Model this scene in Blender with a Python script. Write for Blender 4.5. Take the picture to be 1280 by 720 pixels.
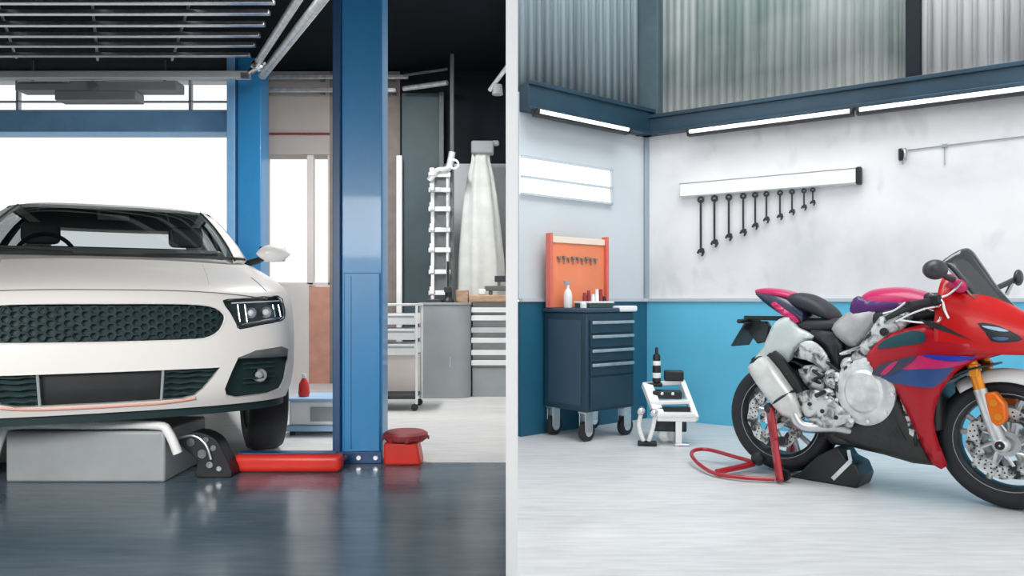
import bpy, bmesh, math, random
from mathutils import Vector, Matrix
random.seed(7)
S = bpy.context.scene
for o in list(bpy.data.objects): bpy.data.objects.remove(o)
COL = S.collection
R = math.radians
HC = .95; FP = 945.0                      # camera height, focal length in px (1280 wide)

# ---------------------------------------------------------------- camera
cam = bpy.data.cameras.new('camera'); co = bpy.data.objects.new('camera', cam); COL.objects.link(co)
cam.sensor_width = 36; cam.lens = FP/1280*36; cam.shift_y = 15/1280
co.location = (0, 0, HC); co.rotation_euler = (R(90), 0, 0)
cam.clip_start = .05
S.camera = co
# ---------------------------------------------------------------- world
W = bpy.data.worlds.new('world'); S.world = W; W.use_nodes = True
bg = W.node_tree.nodes['Background']; bg.inputs[0].default_value = (.97, .985, 1, 1); bg.inputs[1].default_value = 1.15
# ---------------------------------------------------------------- large lights
def area(name, loc, rot, sx, sy, power, col=(1, 1, 1)):
    l = bpy.data.lights.new(name, 'AREA'); l.shape = 'RECTANGLE'; l.size = sx; l.size_y = sy; l.energy = power; l.color = col
    o = bpy.data.objects.new(name, l); COL.objects.link(o); o.location = loc; o.rotation_euler = rot; return o
area('overhead_fill_light', (1.7, 3.7, 4.3), (R(0), 0, 0), 2.8, 2.2, 112, (.97, .99, 1))  # added overhead fill for the motorcycle bay, no fixture behind it
area('bay_fill_light', (1.6, -.6, 3.2), (R(60), 0, 0), 3.0, 1.2, 36, (1, 1, 1))  # unseen fill added behind the camera
area('car_bay_fill_light', (-2.2, -1.0, 1.9), (R(73), 0, R(-2)), 2.6, .8, 24, (1, .985, .96)).data.spread = R(54)  # added low fill from behind the camera, narrowed onto the car
area('far_bay_fill_light', (-1.27, 6.3, 3.45), (0, 0, 0), .2, 1.2, 95, (1, 1, 1))  # added fill kept out of sight behind the near post
# ---------------------------------------------------------------- exposure
S.view_settings.view_transform = 'Standard'; S.view_settings.look = 'None'
S.view_settings.exposure = 0.0; S.view_settings.gamma = 1; S.view_settings.use_curve_mapping = False

# ================================================================ materials
def mat(name, col, rough=.5, metal=0, coat=0, noise=0, nscale=8, spec=.5, bump=0, bscale=40, emit=None, es=1, trans=0, stretch=(1, 1, 1), alpha=1):
    m = bpy.data.materials.new(name); m.use_nodes = True; nt = m.node_tree; b = nt.nodes['Principled BSDF']
    b.inputs['Base Color'].default_value = (*col, 1); b.inputs['Roughness'].default_value = rough; b.inputs['Metallic'].default_value = metal
    b.inputs['Coat Weight'].default_value = coat; b.inputs['Specular IOR Level'].default_value = spec
    b.inputs['Coat Roughness'].default_value = .05
    tc = nt.nodes.new('ShaderNodeTexCoord'); mp = nt.nodes.new('ShaderNodeMapping'); nt.links.new(tc.outputs['Object'], mp.inputs[0]); mp.inputs['Scale'].default_value = stretch
    n = nt.nodes.new('ShaderNodeTexNoise'); n.inputs['Scale'].default_value = nscale; n.inputs['Detail'].default_value = 6; nt.links.new(mp.outputs[0], n.inputs[0])
    if noise:
        cr = nt.nodes.new('ShaderNodeValToRGB'); e = cr.color_ramp.elements; e[0].position = .3; e[1].position = .7
        e[0].color = (*[max(0, c*(1-noise)) for c in col], 1); e[1].color = (*[min(1, c*(1+noise*.6)) for c in col], 1)
        nt.links.new(n.outputs[0], cr.inputs[0]); nt.links.new(cr.outputs[0], b.inputs['Base Color'])
    if bump:
        n2 = nt.nodes.new('ShaderNodeTexNoise'); n2.inputs['Scale'].default_value = bscale; nt.links.new(mp.outputs[0], n2.inputs[0])
        bp = nt.nodes.new('ShaderNodeBump'); bp.inputs['Strength'].default_value = bump; bp.inputs['Distance'].default_value = .01
        nt.links.new(n2.outputs[0], bp.inputs['Height']); nt.links.new(bp.outputs[0], b.inputs['Normal'])
    if emit: b.inputs['Emission Color'].default_value = (*emit, 1); b.inputs['Emission Strength'].default_value = es
    if trans: b.inputs['Transmission Weight'].default_value = trans
    return m
def glass(name, tint, gl=.12, rough=.02):
    m = bpy.data.materials.new(name); m.use_nodes = True; nt = m.node_tree; nt.nodes.clear()
    o = nt.nodes.new('ShaderNodeOutputMaterial'); mx = nt.nodes.new('ShaderNodeMixShader'); t = nt.nodes.new('ShaderNodeBsdfTransparent'); g = nt.nodes.new('ShaderNodeBsdfGlossy')
    fr = nt.nodes.new('ShaderNodeLayerWeight'); fr.inputs[0].default_value = .5
    pw = nt.nodes.new('ShaderNodeMath'); pw.operation = 'POWER'; pw.inputs[1].default_value = 4; nt.links.new(fr.outputs['Facing'], pw.inputs[0])
    ad = nt.nodes.new('ShaderNodeMath'); ad.operation = 'MULTIPLY_ADD'; ad.inputs[1].default_value = .7; ad.inputs[2].default_value = .03+gl; nt.links.new(pw.outputs[0], ad.inputs[0])
    t.inputs[0].default_value = (*tint, 1); g.inputs['Roughness'].default_value = rough
    nt.links.new(ad.outputs[0], mx.inputs[0]); nt.links.new(t.outputs[0], mx.inputs[1]); nt.links.new(g.outputs[0], mx.inputs[2]); nt.links.new(mx.outputs[0], o.inputs[0])
    return m
def node_mat(name, fn):
    m = bpy.data.materials.new(name); m.use_nodes = True; fn(m.node_tree, m.node_tree.nodes['Principled BSDF']); return m
def ramp(nt, fac, stops):
    cr = nt.nodes.new('ShaderNodeValToRGB'); el = cr.color_ramp.elements
    while len(el) < len(stops): el.new(.5)
    for e, (p, c) in zip(el, stops): e.position = p; e.color = (*c, 1)
    nt.links.new(fac, cr.inputs[0]); return cr.outputs[0]
def noise_node(nt, scale, detail=5, stretch=(1, 1, 1), dist=0):
    tc = nt.nodes.new('ShaderNodeTexCoord'); mp = nt.nodes.new('ShaderNodeMapping'); mp.inputs['Scale'].default_value = stretch
    nt.links.new(tc.outputs['Object'], mp.inputs[0]); n = nt.nodes.new('ShaderNodeTexNoise'); n.inputs['Scale'].default_value = scale; n.inputs['Detail'].default_value = detail
    n.inputs['Distortion'].default_value = dist; nt.links.new(mp.outputs[0], n.inputs[0]); return n.outputs[0]
def mixc(nt, fac, a, b, mode='MIX'):
    mx = nt.nodes.new('ShaderNodeMix'); mx.data_type = 'RGBA'; mx.blend_type = mode
    if isinstance(fac, (int, float)): mx.inputs[0].default_value = fac
    else: nt.links.new(fac, mx.inputs[0])
    for i, c in ((6, a), (7, b)):
        if isinstance(c, tuple): mx.inputs[i].default_value = (*c, 1)
        else: nt.links.new(c, mx.inputs[i])
    return mx.outputs[2]
M = {}
M['white_paint'] = mat('white_paint', (.80, .775, .745), .38, coat=.15, spec=.35)
M['black_plastic'] = mat('black_plastic', (.012, .014, .016), .45, noise=.3)
M['dark_trim'] = mat('dark_trim', (.012, .03, .032), .5, spec=.25)
M['grille_green'] = mat('grille_green', (.026, .055, .058), .65, spec=.2, noise=.4, nscale=14)
M['rubber'] = mat('rubber', (.014, .016, .021), .6, noise=.2, nscale=20)
M['chrome'] = mat('chrome', (.75, .76, .78), .15, metal=1)
M['steel'] = mat('steel', (.62, .63, .65), .32, metal=.9, noise=.15, nscale=20)
M['alloy'] = mat('alloy', (.72, .74, .74), .35, metal=.55, noise=.25, nscale=16)
M['dark_metal'] = mat('dark_metal', (.05, .055, .06), .4, metal=.7, noise=.4, nscale=20)
M['salmon'] = mat('salmon', (.75, .38, .30), .4)
M['red'] = mat('red', (.78, .035, .02), .4, noise=.12, nscale=6)
M['stand_red'] = mat('stand_red', (.38, .004, .014), .3, coat=.4, noise=.1)
M['dark_red'] = mat('dark_red', (.30, .03, .03), .5, noise=.3, nscale=30)
M['lift_blue'] = mat('lift_blue', (.035, .27, .58), .35, coat=.2, noise=.15, nscale=3, stretch=(1, 1, .3))
M['beam_blue'] = mat('beam_blue', (.24, .50, .80), .5, noise=.08)
M['flange_blue'] = mat('flange_blue', (.02, .075, .19), .4, noise=.1)  # darker copy of the lift blue, flange shade put into the colour
M['white_gloss'] = mat('white_gloss', (.88, .88, .87), .3, noise=.05)
M['grey_paint'] = mat('grey_paint', (.33, .36, .37), .5, noise=.1, nscale=4)
M['grey_dark'] = mat('grey_dark', (.13, .14, .145), .5, noise=.2)
M['orange'] = mat('orange', (.88, .26, .12), .5, noise=.08, nscale=4)
M['wood'] = mat('wood', (.52, .34, .22), .6, noise=.3, nscale=12, stretch=(1, 1, 6))
M['brown_paint'] = mat('brown_paint', (.27, .23, .21), .7, noise=.15)
M['rust_paint'] = mat('rust_paint', (.66, .33, .24), .7, noise=.12)
M['beige_wall'] = mat('beige_wall', (.50, .45, .41), .8, noise=.08, nscale=2)
M['pale_wall'] = mat('pale_wall', (.80, .73, .69), .8, noise=.06, nscale=2)
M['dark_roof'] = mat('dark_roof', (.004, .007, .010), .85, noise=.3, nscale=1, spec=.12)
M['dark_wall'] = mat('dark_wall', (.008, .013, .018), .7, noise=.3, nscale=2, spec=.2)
M['teal_panel'] = mat('teal_panel', (.05, .085, .10), .55, noise=.3, nscale=2)
M['lens'] = mat('lens', (.9, .93, .95), .05, spec=.8, coat=1)
M['sheet'] = mat('sheet', (.72, .73, .70), .8, noise=.12, nscale=6, bump=.3, bscale=12)
M['light_wall'] = mat('light_wall', (.62, .64, .65), .8, noise=.1, nscale=2)
M['cab_navy'] = mat('cab_navy', (.012, .042, .072), .42, noise=.2, nscale=3)
M['cab_edge'] = mat('cab_edge', (.028, .065, .105), .4)
M['beam_navy'] = mat('beam_navy', (.010, .040, .068), .35, noise=.3, nscale=3)
M['blue_wall'] = mat('blue_wall', (.12, .53, .76), .5, noise=.12, nscale=1.5)
M['navy_wall'] = mat('navy_wall', (.012, .11, .19), .5, noise=.12, nscale=1.5)
M['ledge'] = mat('ledge', (.5, .56, .60), .6)
M['tube_light'] = mat('tube_light', (1, 1, 1), .5, emit=(.95, .98, 1), es=1.6)
M['bike_red'] = mat('bike_red', (.42, .003, .014), .3, coat=.25, spec=.3)
M['bike_scarlet'] = mat('bike_scarlet', (.56, .006, .007), .3, coat=.25, spec=.3)
M['bike_pink'] = mat('bike_pink', (.55, .02, .12), .3, coat=.25, spec=.3)
M['bike_purple'] = mat('bike_purple', (.075, .012, .13), .3, coat=.2, spec=.3)
M['bike_blue'] = mat('bike_blue', (.025, .035, .36), .3, coat=.2, spec=.3)
M['bike_steelblue'] = mat('bike_steelblue', (.025, .07, .22), .3, coat=.2, spec=.3)
M['bike_teal'] = mat('bike_teal', (.004, .055, .075), .3, coat=.2, spec=.3)
M['bike_navy'] = mat('bike_navy', (.02, .022, .06), .3, coat=.5)
M['carbon'] = mat('carbon', (.022, .022, .022), .4, noise=.4, nscale=60)
M['cabin_fabric'] = mat('cabin_fabric', (.075, .08, .08), .8)
M['headliner'] = mat('headliner', (.11, .13, .13), .9)
M['seat_fabric'] = mat('seat_fabric', (.022, .022, .032), .55, bump=.15, bscale=90)
M['mint_silver'] = mat('mint_silver', (.62, .68, .67), .35, metal=.2, noise=.1)
M['muffler'] = mat('muffler', (.70, .71, .69), .3, metal=.4, noise=.18, nscale=14)
M['gold'] = mat('gold', (.85, .30, .02), .3, metal=.35)
M['orange_caliper'] = mat('orange_caliper', (.85, .17, .01), .35, metal=.2)
M['tank_grey'] = mat('tank_grey', (.5, .49, .5), .35, metal=.3, noise=.2, nscale=12)
M['smoke'] = mat('smoke', (.035, .04, .045), .12, coat=.6)
M['mirror_black'] = mat('mirror_black', (.035, .038, .045), .4)
M['screen_glass'] = glass('screen_glass', (.66, .70, .70), .02)
def cast_fn(nt, b):
    n = noise_node(nt, 26, 5, (1, 1, 1), 1.2); col = ramp(nt, n, [(.40, (.02, .022, .025)), (.47, (.30, .31, .31)), (.55, (.70, .72, .71))])
    nt.links.new(col, b.inputs['Base Color']); b.inputs['Roughness'].default_value = .35; b.inputs['Metallic'].default_value = .4
    bp = nt.nodes.new('ShaderNodeBump'); bp.inputs['Strength'].default_value = .5; bp.inputs['Distance'].default_value = .01; nt.links.new(n, bp.inputs['Height']); nt.links.new(bp.outputs[0], b.inputs['Normal'])
M['cast'] = node_mat('cast', cast_fn)
def cast2_fn(nt, b):
    n = noise_node(nt, 17, 6, (1, 1, 1), 1.0); col = ramp(nt, n, [(.38, (.025, .027, .03)), (.45, (.30, .31, .31)), (.56, (.66, .68, .67))])
    nt.links.new(col, b.inputs['Base Color']); b.inputs['Roughness'].default_value = .35; b.inputs['Metallic'].default_value = .4
M['cast_light'] = node_mat('cast_light', cast2_fn)
M['window_glass'] = glass('window_glass', (.99, .99, .99), -.02)
M['clear_glass'] = glass('clear_glass', (.92, .94, .95), .04)
M['white_plastic'] = mat('white_plastic', (.85, .86, .86), .45)
M['green_tray'] = mat('green_tray', (.05, .10, .08), .5)
M['tool_steel'] = mat('tool_steel', (.035, .04, .045), .4, metal=.4)
M['shelf_grey'] = mat('shelf_grey', (.34, .35, .35), .6, noise=.1)  # grey lightened to stand for the hazy glow at the back
M['table_grey'] = mat('table_grey', (.36, .38, .39), .25, noise=.15, nscale=3)
M['motor_grey'] = mat('motor_grey', (.30, .31, .31), .5)
M['pavement'] = mat('pavement', (.75, .75, .74), .9, noise=.1)
M['light_blue'] = mat('light_blue', (.35, .55, .75), .5)

def floor_fn(c0, c1, r0, r1):
    def fn(nt, b):
        a = noise_node(nt, 1.6, 6, (.35, 1.6, 1)); col = ramp(nt, a, [(.3, c0), (.7, c1)])
        f = noise_node(nt, 30, 4, (.15, 1, 1)); col = mixc(nt, .18, col, ramp(nt, f, [(.35, tuple(x*.6 for x in c0)), (.65, tuple(min(1, x*1.3) for x in c1))]))
        nt.links.new(col, b.inputs['Base Color'])
        r = noise_node(nt, 3, 5, (.3, 1.5, 1)); mr = nt.nodes.new('ShaderNodeMapRange'); mr.inputs[3].default_value = r0; mr.inputs[4].default_value = r1
        nt.links.new(r, mr.inputs[0]); nt.links.new(mr.outputs[0], b.inputs['Roughness'])
        bp = nt.nodes.new('ShaderNodeBump'); bp.inputs['Strength'].default_value = .12; bp.inputs['Distance'].default_value = .01
        nt.links.new(noise_node(nt, 9, 3, (.6, 1.6, 1)), bp.inputs['Height']); nt.links.new(bp.outputs[0], b.inputs['Normal'])
    return fn
M['floor_blue'] = node_mat('floor_blue', floor_fn((.06, .105, .14), (.14, .195, .24), .12, .30))
M['floor_glow'] = node_mat('floor_glow', floor_fn((.60, .60, .59), (.72, .71, .69), .35, .6))  # whiteness stands for daylight glow on the far floor
M['floor_grey'] = node_mat('floor_grey', floor_fn((.57, .58, .585), (.70, .705, .705), .30, .52))
def concrete(nt, b):
    a = noise_node(nt, 1.3, 8, (1, 1, 1), .3); col = ramp(nt, a, [(.3, (.62, .63, .655)), (.52, (.80, .80, .81)), (.7, (.87, .87, .87))])
    s = noise_node(nt, 5, 8, (1, 1, .5), .6); col = mixc(nt, ramp(nt, s, [(.58, (0, 0, 0)), (.75, (.35, .35, .35))]), col, (.45, .46, .5))
    nt.links.new(col, b.inputs['Base Color']); b.inputs['Roughness'].default_value = .75
M['concrete'] = node_mat('concrete', concrete)
M['plain_white_wall'] = mat('plain_white_wall', (.60, .655, .69), .7, noise=.06, nscale=1.5)
def greenglaze(nt, b):
    a = noise_node(nt, .9, 3, (1, 1, 1.6)); col = ramp(nt, a, [(.36, (.13, .19, .175)), (.5, (.25, .30, .29)), (.64, (.36, .39, .36))])
    g = noise_node(nt, 1.6, 3, (1, 1, 1)); col = mixc(nt, ramp(nt, g, [(.55, (0, 0, 0)), (.7, (.5, .5, .5))]), col, (.10, .20, .09))
    s = noise_node(nt, 14, 3, (1, 1, .03)); col = mixc(nt, .3, col, ramp(nt, s, [(.35, (.12, .16, .15)), (.65, (.55, .58, .56))]))
    tc = nt.nodes.new('ShaderNodeTexCoord'); sp = nt.nodes.new('ShaderNodeSeparateXYZ'); nt.links.new(tc.outputs['Object'], sp.inputs[0])
    wv = nt.nodes.new('ShaderNodeMath'); wv.operation = 'MULTIPLY_ADD'; wv.inputs[1].default_value = .35; nt.links.new(noise_node(nt, 1.1, 2), wv.inputs[0]); nt.links.new(sp.outputs[2], wv.inputs[2])
    mr = nt.nodes.new('ShaderNodeMapRange'); mr.inputs[1].default_value = 2.66; mr.inputs[2].default_value = 2.82; mr.inputs[3].default_value = .75; mr.inputs[4].default_value = 0; nt.links.new(wv.outputs[0], mr.inputs[0])
    col = mixc(nt, mr.outputs[0], col, (.58, .60, .57))  # pale lower band: brightness outside the panel, painted into its colour
    nt.links.new(col, b.inputs['Base Color']); b.inputs['Roughness'].default_value = .4
M['green_glazing'] = node_mat('green_glazing', greenglaze)
M['corrugated_blue'] = mat('corrugated_blue', (.23, .29, .32), .45, metal=.2, noise=.25, nscale=6, stretch=(1, 1, .05))
M['corrugated_light'] = mat('corrugated_light', (.62, .62, .62), .45, metal=.1, noise=.2, nscale=10, stretch=(1, 1, .08))

# ================================================================ mesh helpers
class MB:
    def __init__(s): s.v = []; s.f = []; s.m = []
    def add(s, vs, fs, mi=0):
        n = len(s.v); s.v += [tuple(v) for v in vs]; s.f += [tuple(n+i for i in f) for f in fs]; s.m += [mi]*len(fs); return s
    def box(s, c, d, rot=None, mi=0):
        M_ = rot or Matrix.Identity(3)
        vs = [Vector(c)+M_ @ Vector((x*d[0]/2, y*d[1]/2, z*d[2]/2)) for x in (-1, 1) for y in (-1, 1) for z in (-1, 1)]
        return s.add(vs, [(0, 1, 3, 2), (4, 6, 7, 5), (0, 4, 5, 1), (2, 3, 7, 6), (0, 2, 6, 4), (1, 5, 7, 3)], mi)
    def bx(s, x0, x1, y0, y1, z0, z1, mi=0): return s.box(((x0+x1)/2, (y0+y1)/2, (z0+z1)/2), (abs(x1-x0), abs(y1-y0), abs(z1-z0)), None, mi)
    def ring(s, c, ax, r, n):
        ax = Vector(ax).normalized(); u = ax.orthogonal().normalized(); w = ax.cross(u)
        return [Vector(c)+r*(math.cos(2*math.pi*i/n)*u+math.sin(2*math.pi*i/n)*w) for i in range(n)]
    def cyl(s, a, b, r0, r1=None, n=16, mi=0, caps=True):
        r1 = r0 if r1 is None else r1; ax = Vector(b)-Vector(a)
        vs = s.ring(a, ax, r0, n)+s.ring(b, ax, r1, n)
        fs = [(i, (i+1) % n, n+(i+1) % n, n+i) for i in range(n)]
        if caps: fs += [tuple(range(n))[::-1], tuple(range(n, 2*n))]
        return s.add(vs, fs, mi)
    def tube(s, pts, r, n=10, mi=0, closed=False, rs=None):
        pts = [Vector(p) for p in pts]; N = len(pts); vs = []; u = None
        for i, p in enumerate(pts):
            if closed: t = pts[(i+1) % N]-pts[i-1]
            else: t = pts[min(i+1, N-1)]-pts[max(i-1, 0)]
            t.normalize()
            u = (t.orthogonal() if u is None else u-t*u.dot(t)).normalized(); w = t.cross(u); rr = rs[i] if rs else r
            vs += [p+rr*(math.cos(2*math.pi*k/n)*u+math.sin(2*math.pi*k/n)*w) for k in range(n)]
        fs = []
        for i in range(N if closed else N-1):
            j = (i+1) % N
            fs += [(i*n+k, i*n+(k+1) % n, j*n+(k+1) % n, j*n+k) for k in range(n)]
        if not closed: fs += [tuple(range(n))[::-1], tuple(range((N-1)*n, N*n))]
        return s.add(vs, fs, mi)
    def lathe(s, prof, c=(0, 0, 0), axis='z', n=32, mi=0, closed=False):
        vs = []
        for r, a in prof:
            for k in range(n):
                x, y = r*math.cos(2*math.pi*k/n), r*math.sin(2*math.pi*k/n)
                p = {'z': (x, y, a), 'y': (x, a, y), 'x': (a, x, y)}[axis]; vs.append(Vector(c)+Vector(p))
        P = len(prof); fs = []
        for i in range(P if closed else P-1):
            j = (i+1) % P
            fs += [(i*n+k, i*n+(k+1) % n, j*n+(k+1) % n, j*n+k) for k in range(n)]
        return s.add(vs, fs, mi)
    def sphere(s, c, r, n=16, m=10, mi=0):
        r = (r, r, r) if isinstance(r, (int, float)) else r; vs = []; fs = []
        for i in range(m+1):
            for k in range(n):
                a = math.pi*i/m; b = 2*math.pi*k/n
                vs.append((c[0]+r[0]*math.sin(a)*math.cos(b), c[1]+r[1]*math.sin(a)*math.sin(b), c[2]+r[2]*math.cos(a)))
        for i in range(m): fs += [(i*n+k, i*n+(k+1) % n, (i+1)*n+(k+1) % n, (i+1)*n+k) for k in range(n)]
        return s.add(vs, fs, mi)
    def prism(s, poly, fa, fb, mi=0):       # poly 2D; fa, fb map (a,b) to the two end points
        n = len(poly); vs = [fa(*p) for p in poly]+[fb(*p) for p in poly]
        return s.add(vs, [tuple(range(n))[::-1], tuple(range(n, 2*n))]+[(i, (i+1) % n, n+(i+1) % n, n+i) for i in range(n)], mi)
    def grid(s, rows, mi=0, cu=False):
        n = len(rows[0]); vs = [p for r in rows for p in r]; fs = []
        for i in range(len(rows)-1):
            for k in range(n if cu else n-1): fs.append((i*n+k, i*n+(k+1) % n, (i+1)*n+(k+1) % n, (i+1)*n+k))
        return s.add(vs, fs, mi)
    def build(s, name, mats, parent=None, smooth=35, bevel=0, seg=2, solid=0, sub=0, loc=None, rotz=0, weld=True):
        me = bpy.data.meshes.new(name); me.from_pydata([tuple(v) for v in s.v], [], s.f)
        ms = mats if isinstance(mats, list) else [mats]
        for m in ms: me.materials.append(M[m] if isinstance(m, str) else m)
        for p, i in zip(me.polygons, s.m): p.material_index = i
        b = bmesh.new(); b.from_mesh(me)
        if weld: bmesh.ops.remove_doubles(b, verts=b.verts, dist=1e-5)
        bmesh.ops.recalc_face_normals(b, faces=b.faces); b.to_mesh(me); b.free()
        me.polygons.foreach_set('use_smooth', [True]*len(me.polygons))
        me.set_sharp_from_angle(angle=R(smooth))
        o = bpy.data.objects.new(name, me); COL.objects.link(o)
        if parent: o.parent = parent
        if loc: o.location = loc
        if rotz: o.rotation_euler = (0, 0, rotz)
        if solid: md = o.modifiers.new('thickness', 'SOLIDIFY'); md.thickness = solid; md.offset = -1
        if bevel: md = o.modifiers.new('bevel', 'BEVEL'); md.width = bevel; md.segments = seg; md.limit_method = 'ANGLE'
        if sub: md = o.modifiers.new('sub', 'SUBSURF'); md.levels = sub; md.render_levels = sub
        return o
def tag(o, label=None, cat=None, group=None, kind=None):
    if label: o['label'] = label
    if cat: o['category'] = cat
    if group: o['group'] = group
    if kind: o['kind'] = kind
    return o
def thing(name, label, cat, loc=(0, 0, 0), rotz=0, group=None):
    o = bpy.data.objects.new(name, None); o.empty_display_size = .1; COL.objects.link(o); o.location = loc; o.rotation_euler = (0, 0, rotz)
    return tag(o, label, cat, group)
def struct(o, label): return tag(o, label, None, None, 'structure')
def copy_tree(o, parent=None):
    c = o.copy(); COL.objects.link(c)
    if parent: c.parent = parent
    for ch in list(o.children):
        k = ch.copy(); COL.objects.link(k); k.parent = c
        for g in list(ch.children): q = g.copy(); COL.objects.link(q); q.parent = k
    return c
def poly_grid(poly, step):                  # 2D polygon cut into a fine grid: list of (a,b), faces
    b = bmesh.new(); vs = [b.verts.new((p[0], p[1], 0)) for p in poly]; b.faces.new(vs)
    for ax in (0, 1):
        lo = min(p[ax] for p in poly); hi = max(p[ax] for p in poly); c = math.ceil(lo/step)*step
        while c < hi:
            nrm = (1, 0, 0) if ax == 0 else (0, 1, 0); pt = (c, 0, 0) if ax == 0 else (0, c, 0)
            bmesh.ops.bisect_plane(b, geom=b.verts[:]+b.edges[:]+b.faces[:], plane_co=pt, plane_no=nrm, dist=1e-6); c += step
    bmesh.ops.triangulate(b, faces=[f for f in b.faces if len(f.verts) > 4])
    b.verts.index_update(); V_ = [(v.co.x, v.co.y) for v in b.verts]; F_ = [tuple(v.index for v in f.verts) for f in b.faces]
    B_ = [(e.verts[0].index, e.verts[1].index) for e in b.edges if e.is_boundary]; b.free(); return V_, F_, B_
def smooth_poly(pts, k=4):                  # closed Catmull-Rom
    n = len(pts); out = []
    for i in range(n):
        p0, p1, p2, p3 = pts[i-1], pts[i], pts[(i+1) % n], pts[(i+2) % n]
        for j in range(k):
            t = j/k
            out.append(tuple(.5*((2*p1[a])+(-p0[a]+p2[a])*t+(2*p0[a]-5*p1[a]+4*p2[a]-p3[a])*t*t+(-p0[a]+3*p1[a]-3*p2[a]+p3[a])*t**3) for a in range(len(p1))))
    return out
def spline(pts, k=6):
    out = []; n = len(pts)
    for i in range(n-1):
        p0, p1, p2, p3 = pts[max(i-1, 0)], pts[i], pts[i+1], pts[min(i+2, n-1)]
        for j in range(k):
            t = j/k
            out.append(tuple(.5*((2*p1[a])+(-p0[a]+p2[a])*t+(2*p0[a]-5*p1[a]+4*p2[a]-p3[a])*t*t+(-p0[a]+3*p1[a]-3*p2[a]+p3[a])*t**3) for a in range(len(p1))))
    out.append(tuple(pts[-1])); return out
def interp(x, xs, ys):
    if x <= xs[0]: return ys[0]
    for i in range(len(xs)-1):
        if x <= xs[i+1]: t = (x-xs[i])/(xs[i+1]-xs[i]); return ys[i]+(ys[i+1]-ys[i])*t
    return ys[-1]
def inpoly(p, poly):
    x, y = p; c = False; n = len(poly)
    for i in range(n):
        x1, y1 = poly[i]; x2, y2 = poly[i-1]
        if (y1 > y) != (y2 > y) and x < (x2-x1)*(y-y1)/(y2-y1)+x1: c = not c
    return c
def pdist(p, poly):
    best = 9; n = len(poly)
    for i in range(n):
        a = Vector(poly[i-1]); b = Vector(poly[i]); q = Vector(p); ab = b-a; t = max(0, min(1, (q-a).dot(ab)/max(1e-12, ab.length_squared))); best = min(best, (q-a-ab*t).length)
    return best
def X_(px, Y): return (px-640)*Y/FP
def Z_(py, Y): return HC+(375-py)*Y/FP
def rotz(v, a): return (v[0]*math.cos(a)-v[1]*math.sin(a), v[0]*math.sin(a)+v[1]*math.cos(a))

# ================================================================ STRUCTURE
CE = 3.55
struct(MB().bx(-9, 0, -1.5, 4.42, -.1, 0).build('floor', 'floor_blue'), 'blue-grey polished concrete floor in front of the car')
struct(MB().bx(-9, 0, 4.42, 8.6, -.1, .0).build('floor', 'floor_glow'), 'floor at the back of the car bay, daylight glow painted in as white')
struct(MB().bx(0, 7, -1.5, 9, -.1, 0).build('floor', 'floor_grey'), 'pale grey concrete floor of the motorcycle bay')
struct(MB().bx(-40, 20, 8.9, 60, -.12, -.02).build('pavement', 'pavement'), 'pale pavement outside the open door')
struct(MB().bx(-.0195, .0185, 2.4, 8.6, 0, 4.5).build('added_partition', mat('added_partition_white', (.97, .97, .97), .6)), 'added white partition in place of the strip dividing the two bays')  # added wall in place of the flat white dividing strip
# left bay
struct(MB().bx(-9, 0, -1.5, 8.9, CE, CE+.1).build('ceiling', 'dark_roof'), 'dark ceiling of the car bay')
YW = 8.6
def lw(x0, x1, z0, z1, m, name='wall_back', y0=YW, y1=YW+.3, lab='back wall of the car bay'):
    return struct(MB().bx(X_(x0, y0), X_(x1, y0), y0, y1, z0, z1).build(name, m), lab)
lw(-360, 285, Z_(97, YW), CE, 'light_wall', lab='grey lintel above the clerestory windows')
lw(285, 327, 0, CE, 'beige_wall', lab='wall pier beside the open door')
lw(327, 412, Z_(193, YW), CE, 'beige_wall', lab='beige wall above the far window')
lw(327, 386, 0, Z_(355, YW), 'pale_wall', lab='pale wall below the far window')
lw(386, 412, 0, Z_(358, YW), 'rust_paint', lab='orange-brown wall panel below the far window')
lw(412, 500, 0, CE, 'brown_paint', lab='brown wall behind the blue lift post')
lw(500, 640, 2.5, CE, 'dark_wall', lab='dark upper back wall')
lw(500, 640, 0, 2.5, 'light_wall', lab='light grey lower back wall')
w = MB(); Yv = YW+.1
w.bx(X_(327, Yv), X_(412, Yv), Yv, Yv+.01, Z_(355, Yv), Z_(193, Yv))
win = w.build('window_1', 'window_glass'); struct(win, 'tall bright window between the two blue lift posts')
w = MB()
for a, b in ((326, 329), (383, 391), (409, 412)): w.bx(X_(a, YW), X_(b, YW), YW+.02, YW+.1, Z_(356, YW), Z_(192, YW))
w.bx(X_(326, YW), X_(412, YW), YW+.02, YW+.1, Z_(357, YW), Z_(353, YW)); w.build('window_frame', 'pale_wall', win, bevel=.004)
# clerestory + beam
w = MB()
w.bx(-9, X_(285, YW), YW+.12, YW+.13, Z_(137, YW), Z_(97, YW))
cl = w.build('window_2', 'window_glass'); struct(cl, 'clerestory windows above the blue beam')
w = MB()
for a in (-60, 15, 233): w.bx(X_(a-1, YW), X_(a+2, YW), YW+.08, YW+.14, Z_(137, YW), Z_(97, YW))
w.bx(-9, X_(285, YW), YW+.08, YW+.14, Z_(125, YW), Z_(123.5, YW)); w.build('window_frame', 'light_wall', cl)
struct(MB().bx(-9, X_(286, 8.45), 8.45, 8.75, Z_(165, 8.45), Z_(137, 8.45)).build('trim_1', 'beam_blue', bevel=.01), 'pale blue steel beam over the open door')
struct(MB().bx(-9, X_(310, 8.0), 8.0, 8.1, Z_(97, 8.0), Z_(88, 8.0)).build('trim_2', 'light_wall', bevel=.01), 'light grey edge rail of the dark ceiling')
struct(MB().bx(-9, -.02, -1.6, -1.5, 0, CE).build('wall_front', 'light_wall'), 'wall of the car bay behind the camera')
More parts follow.
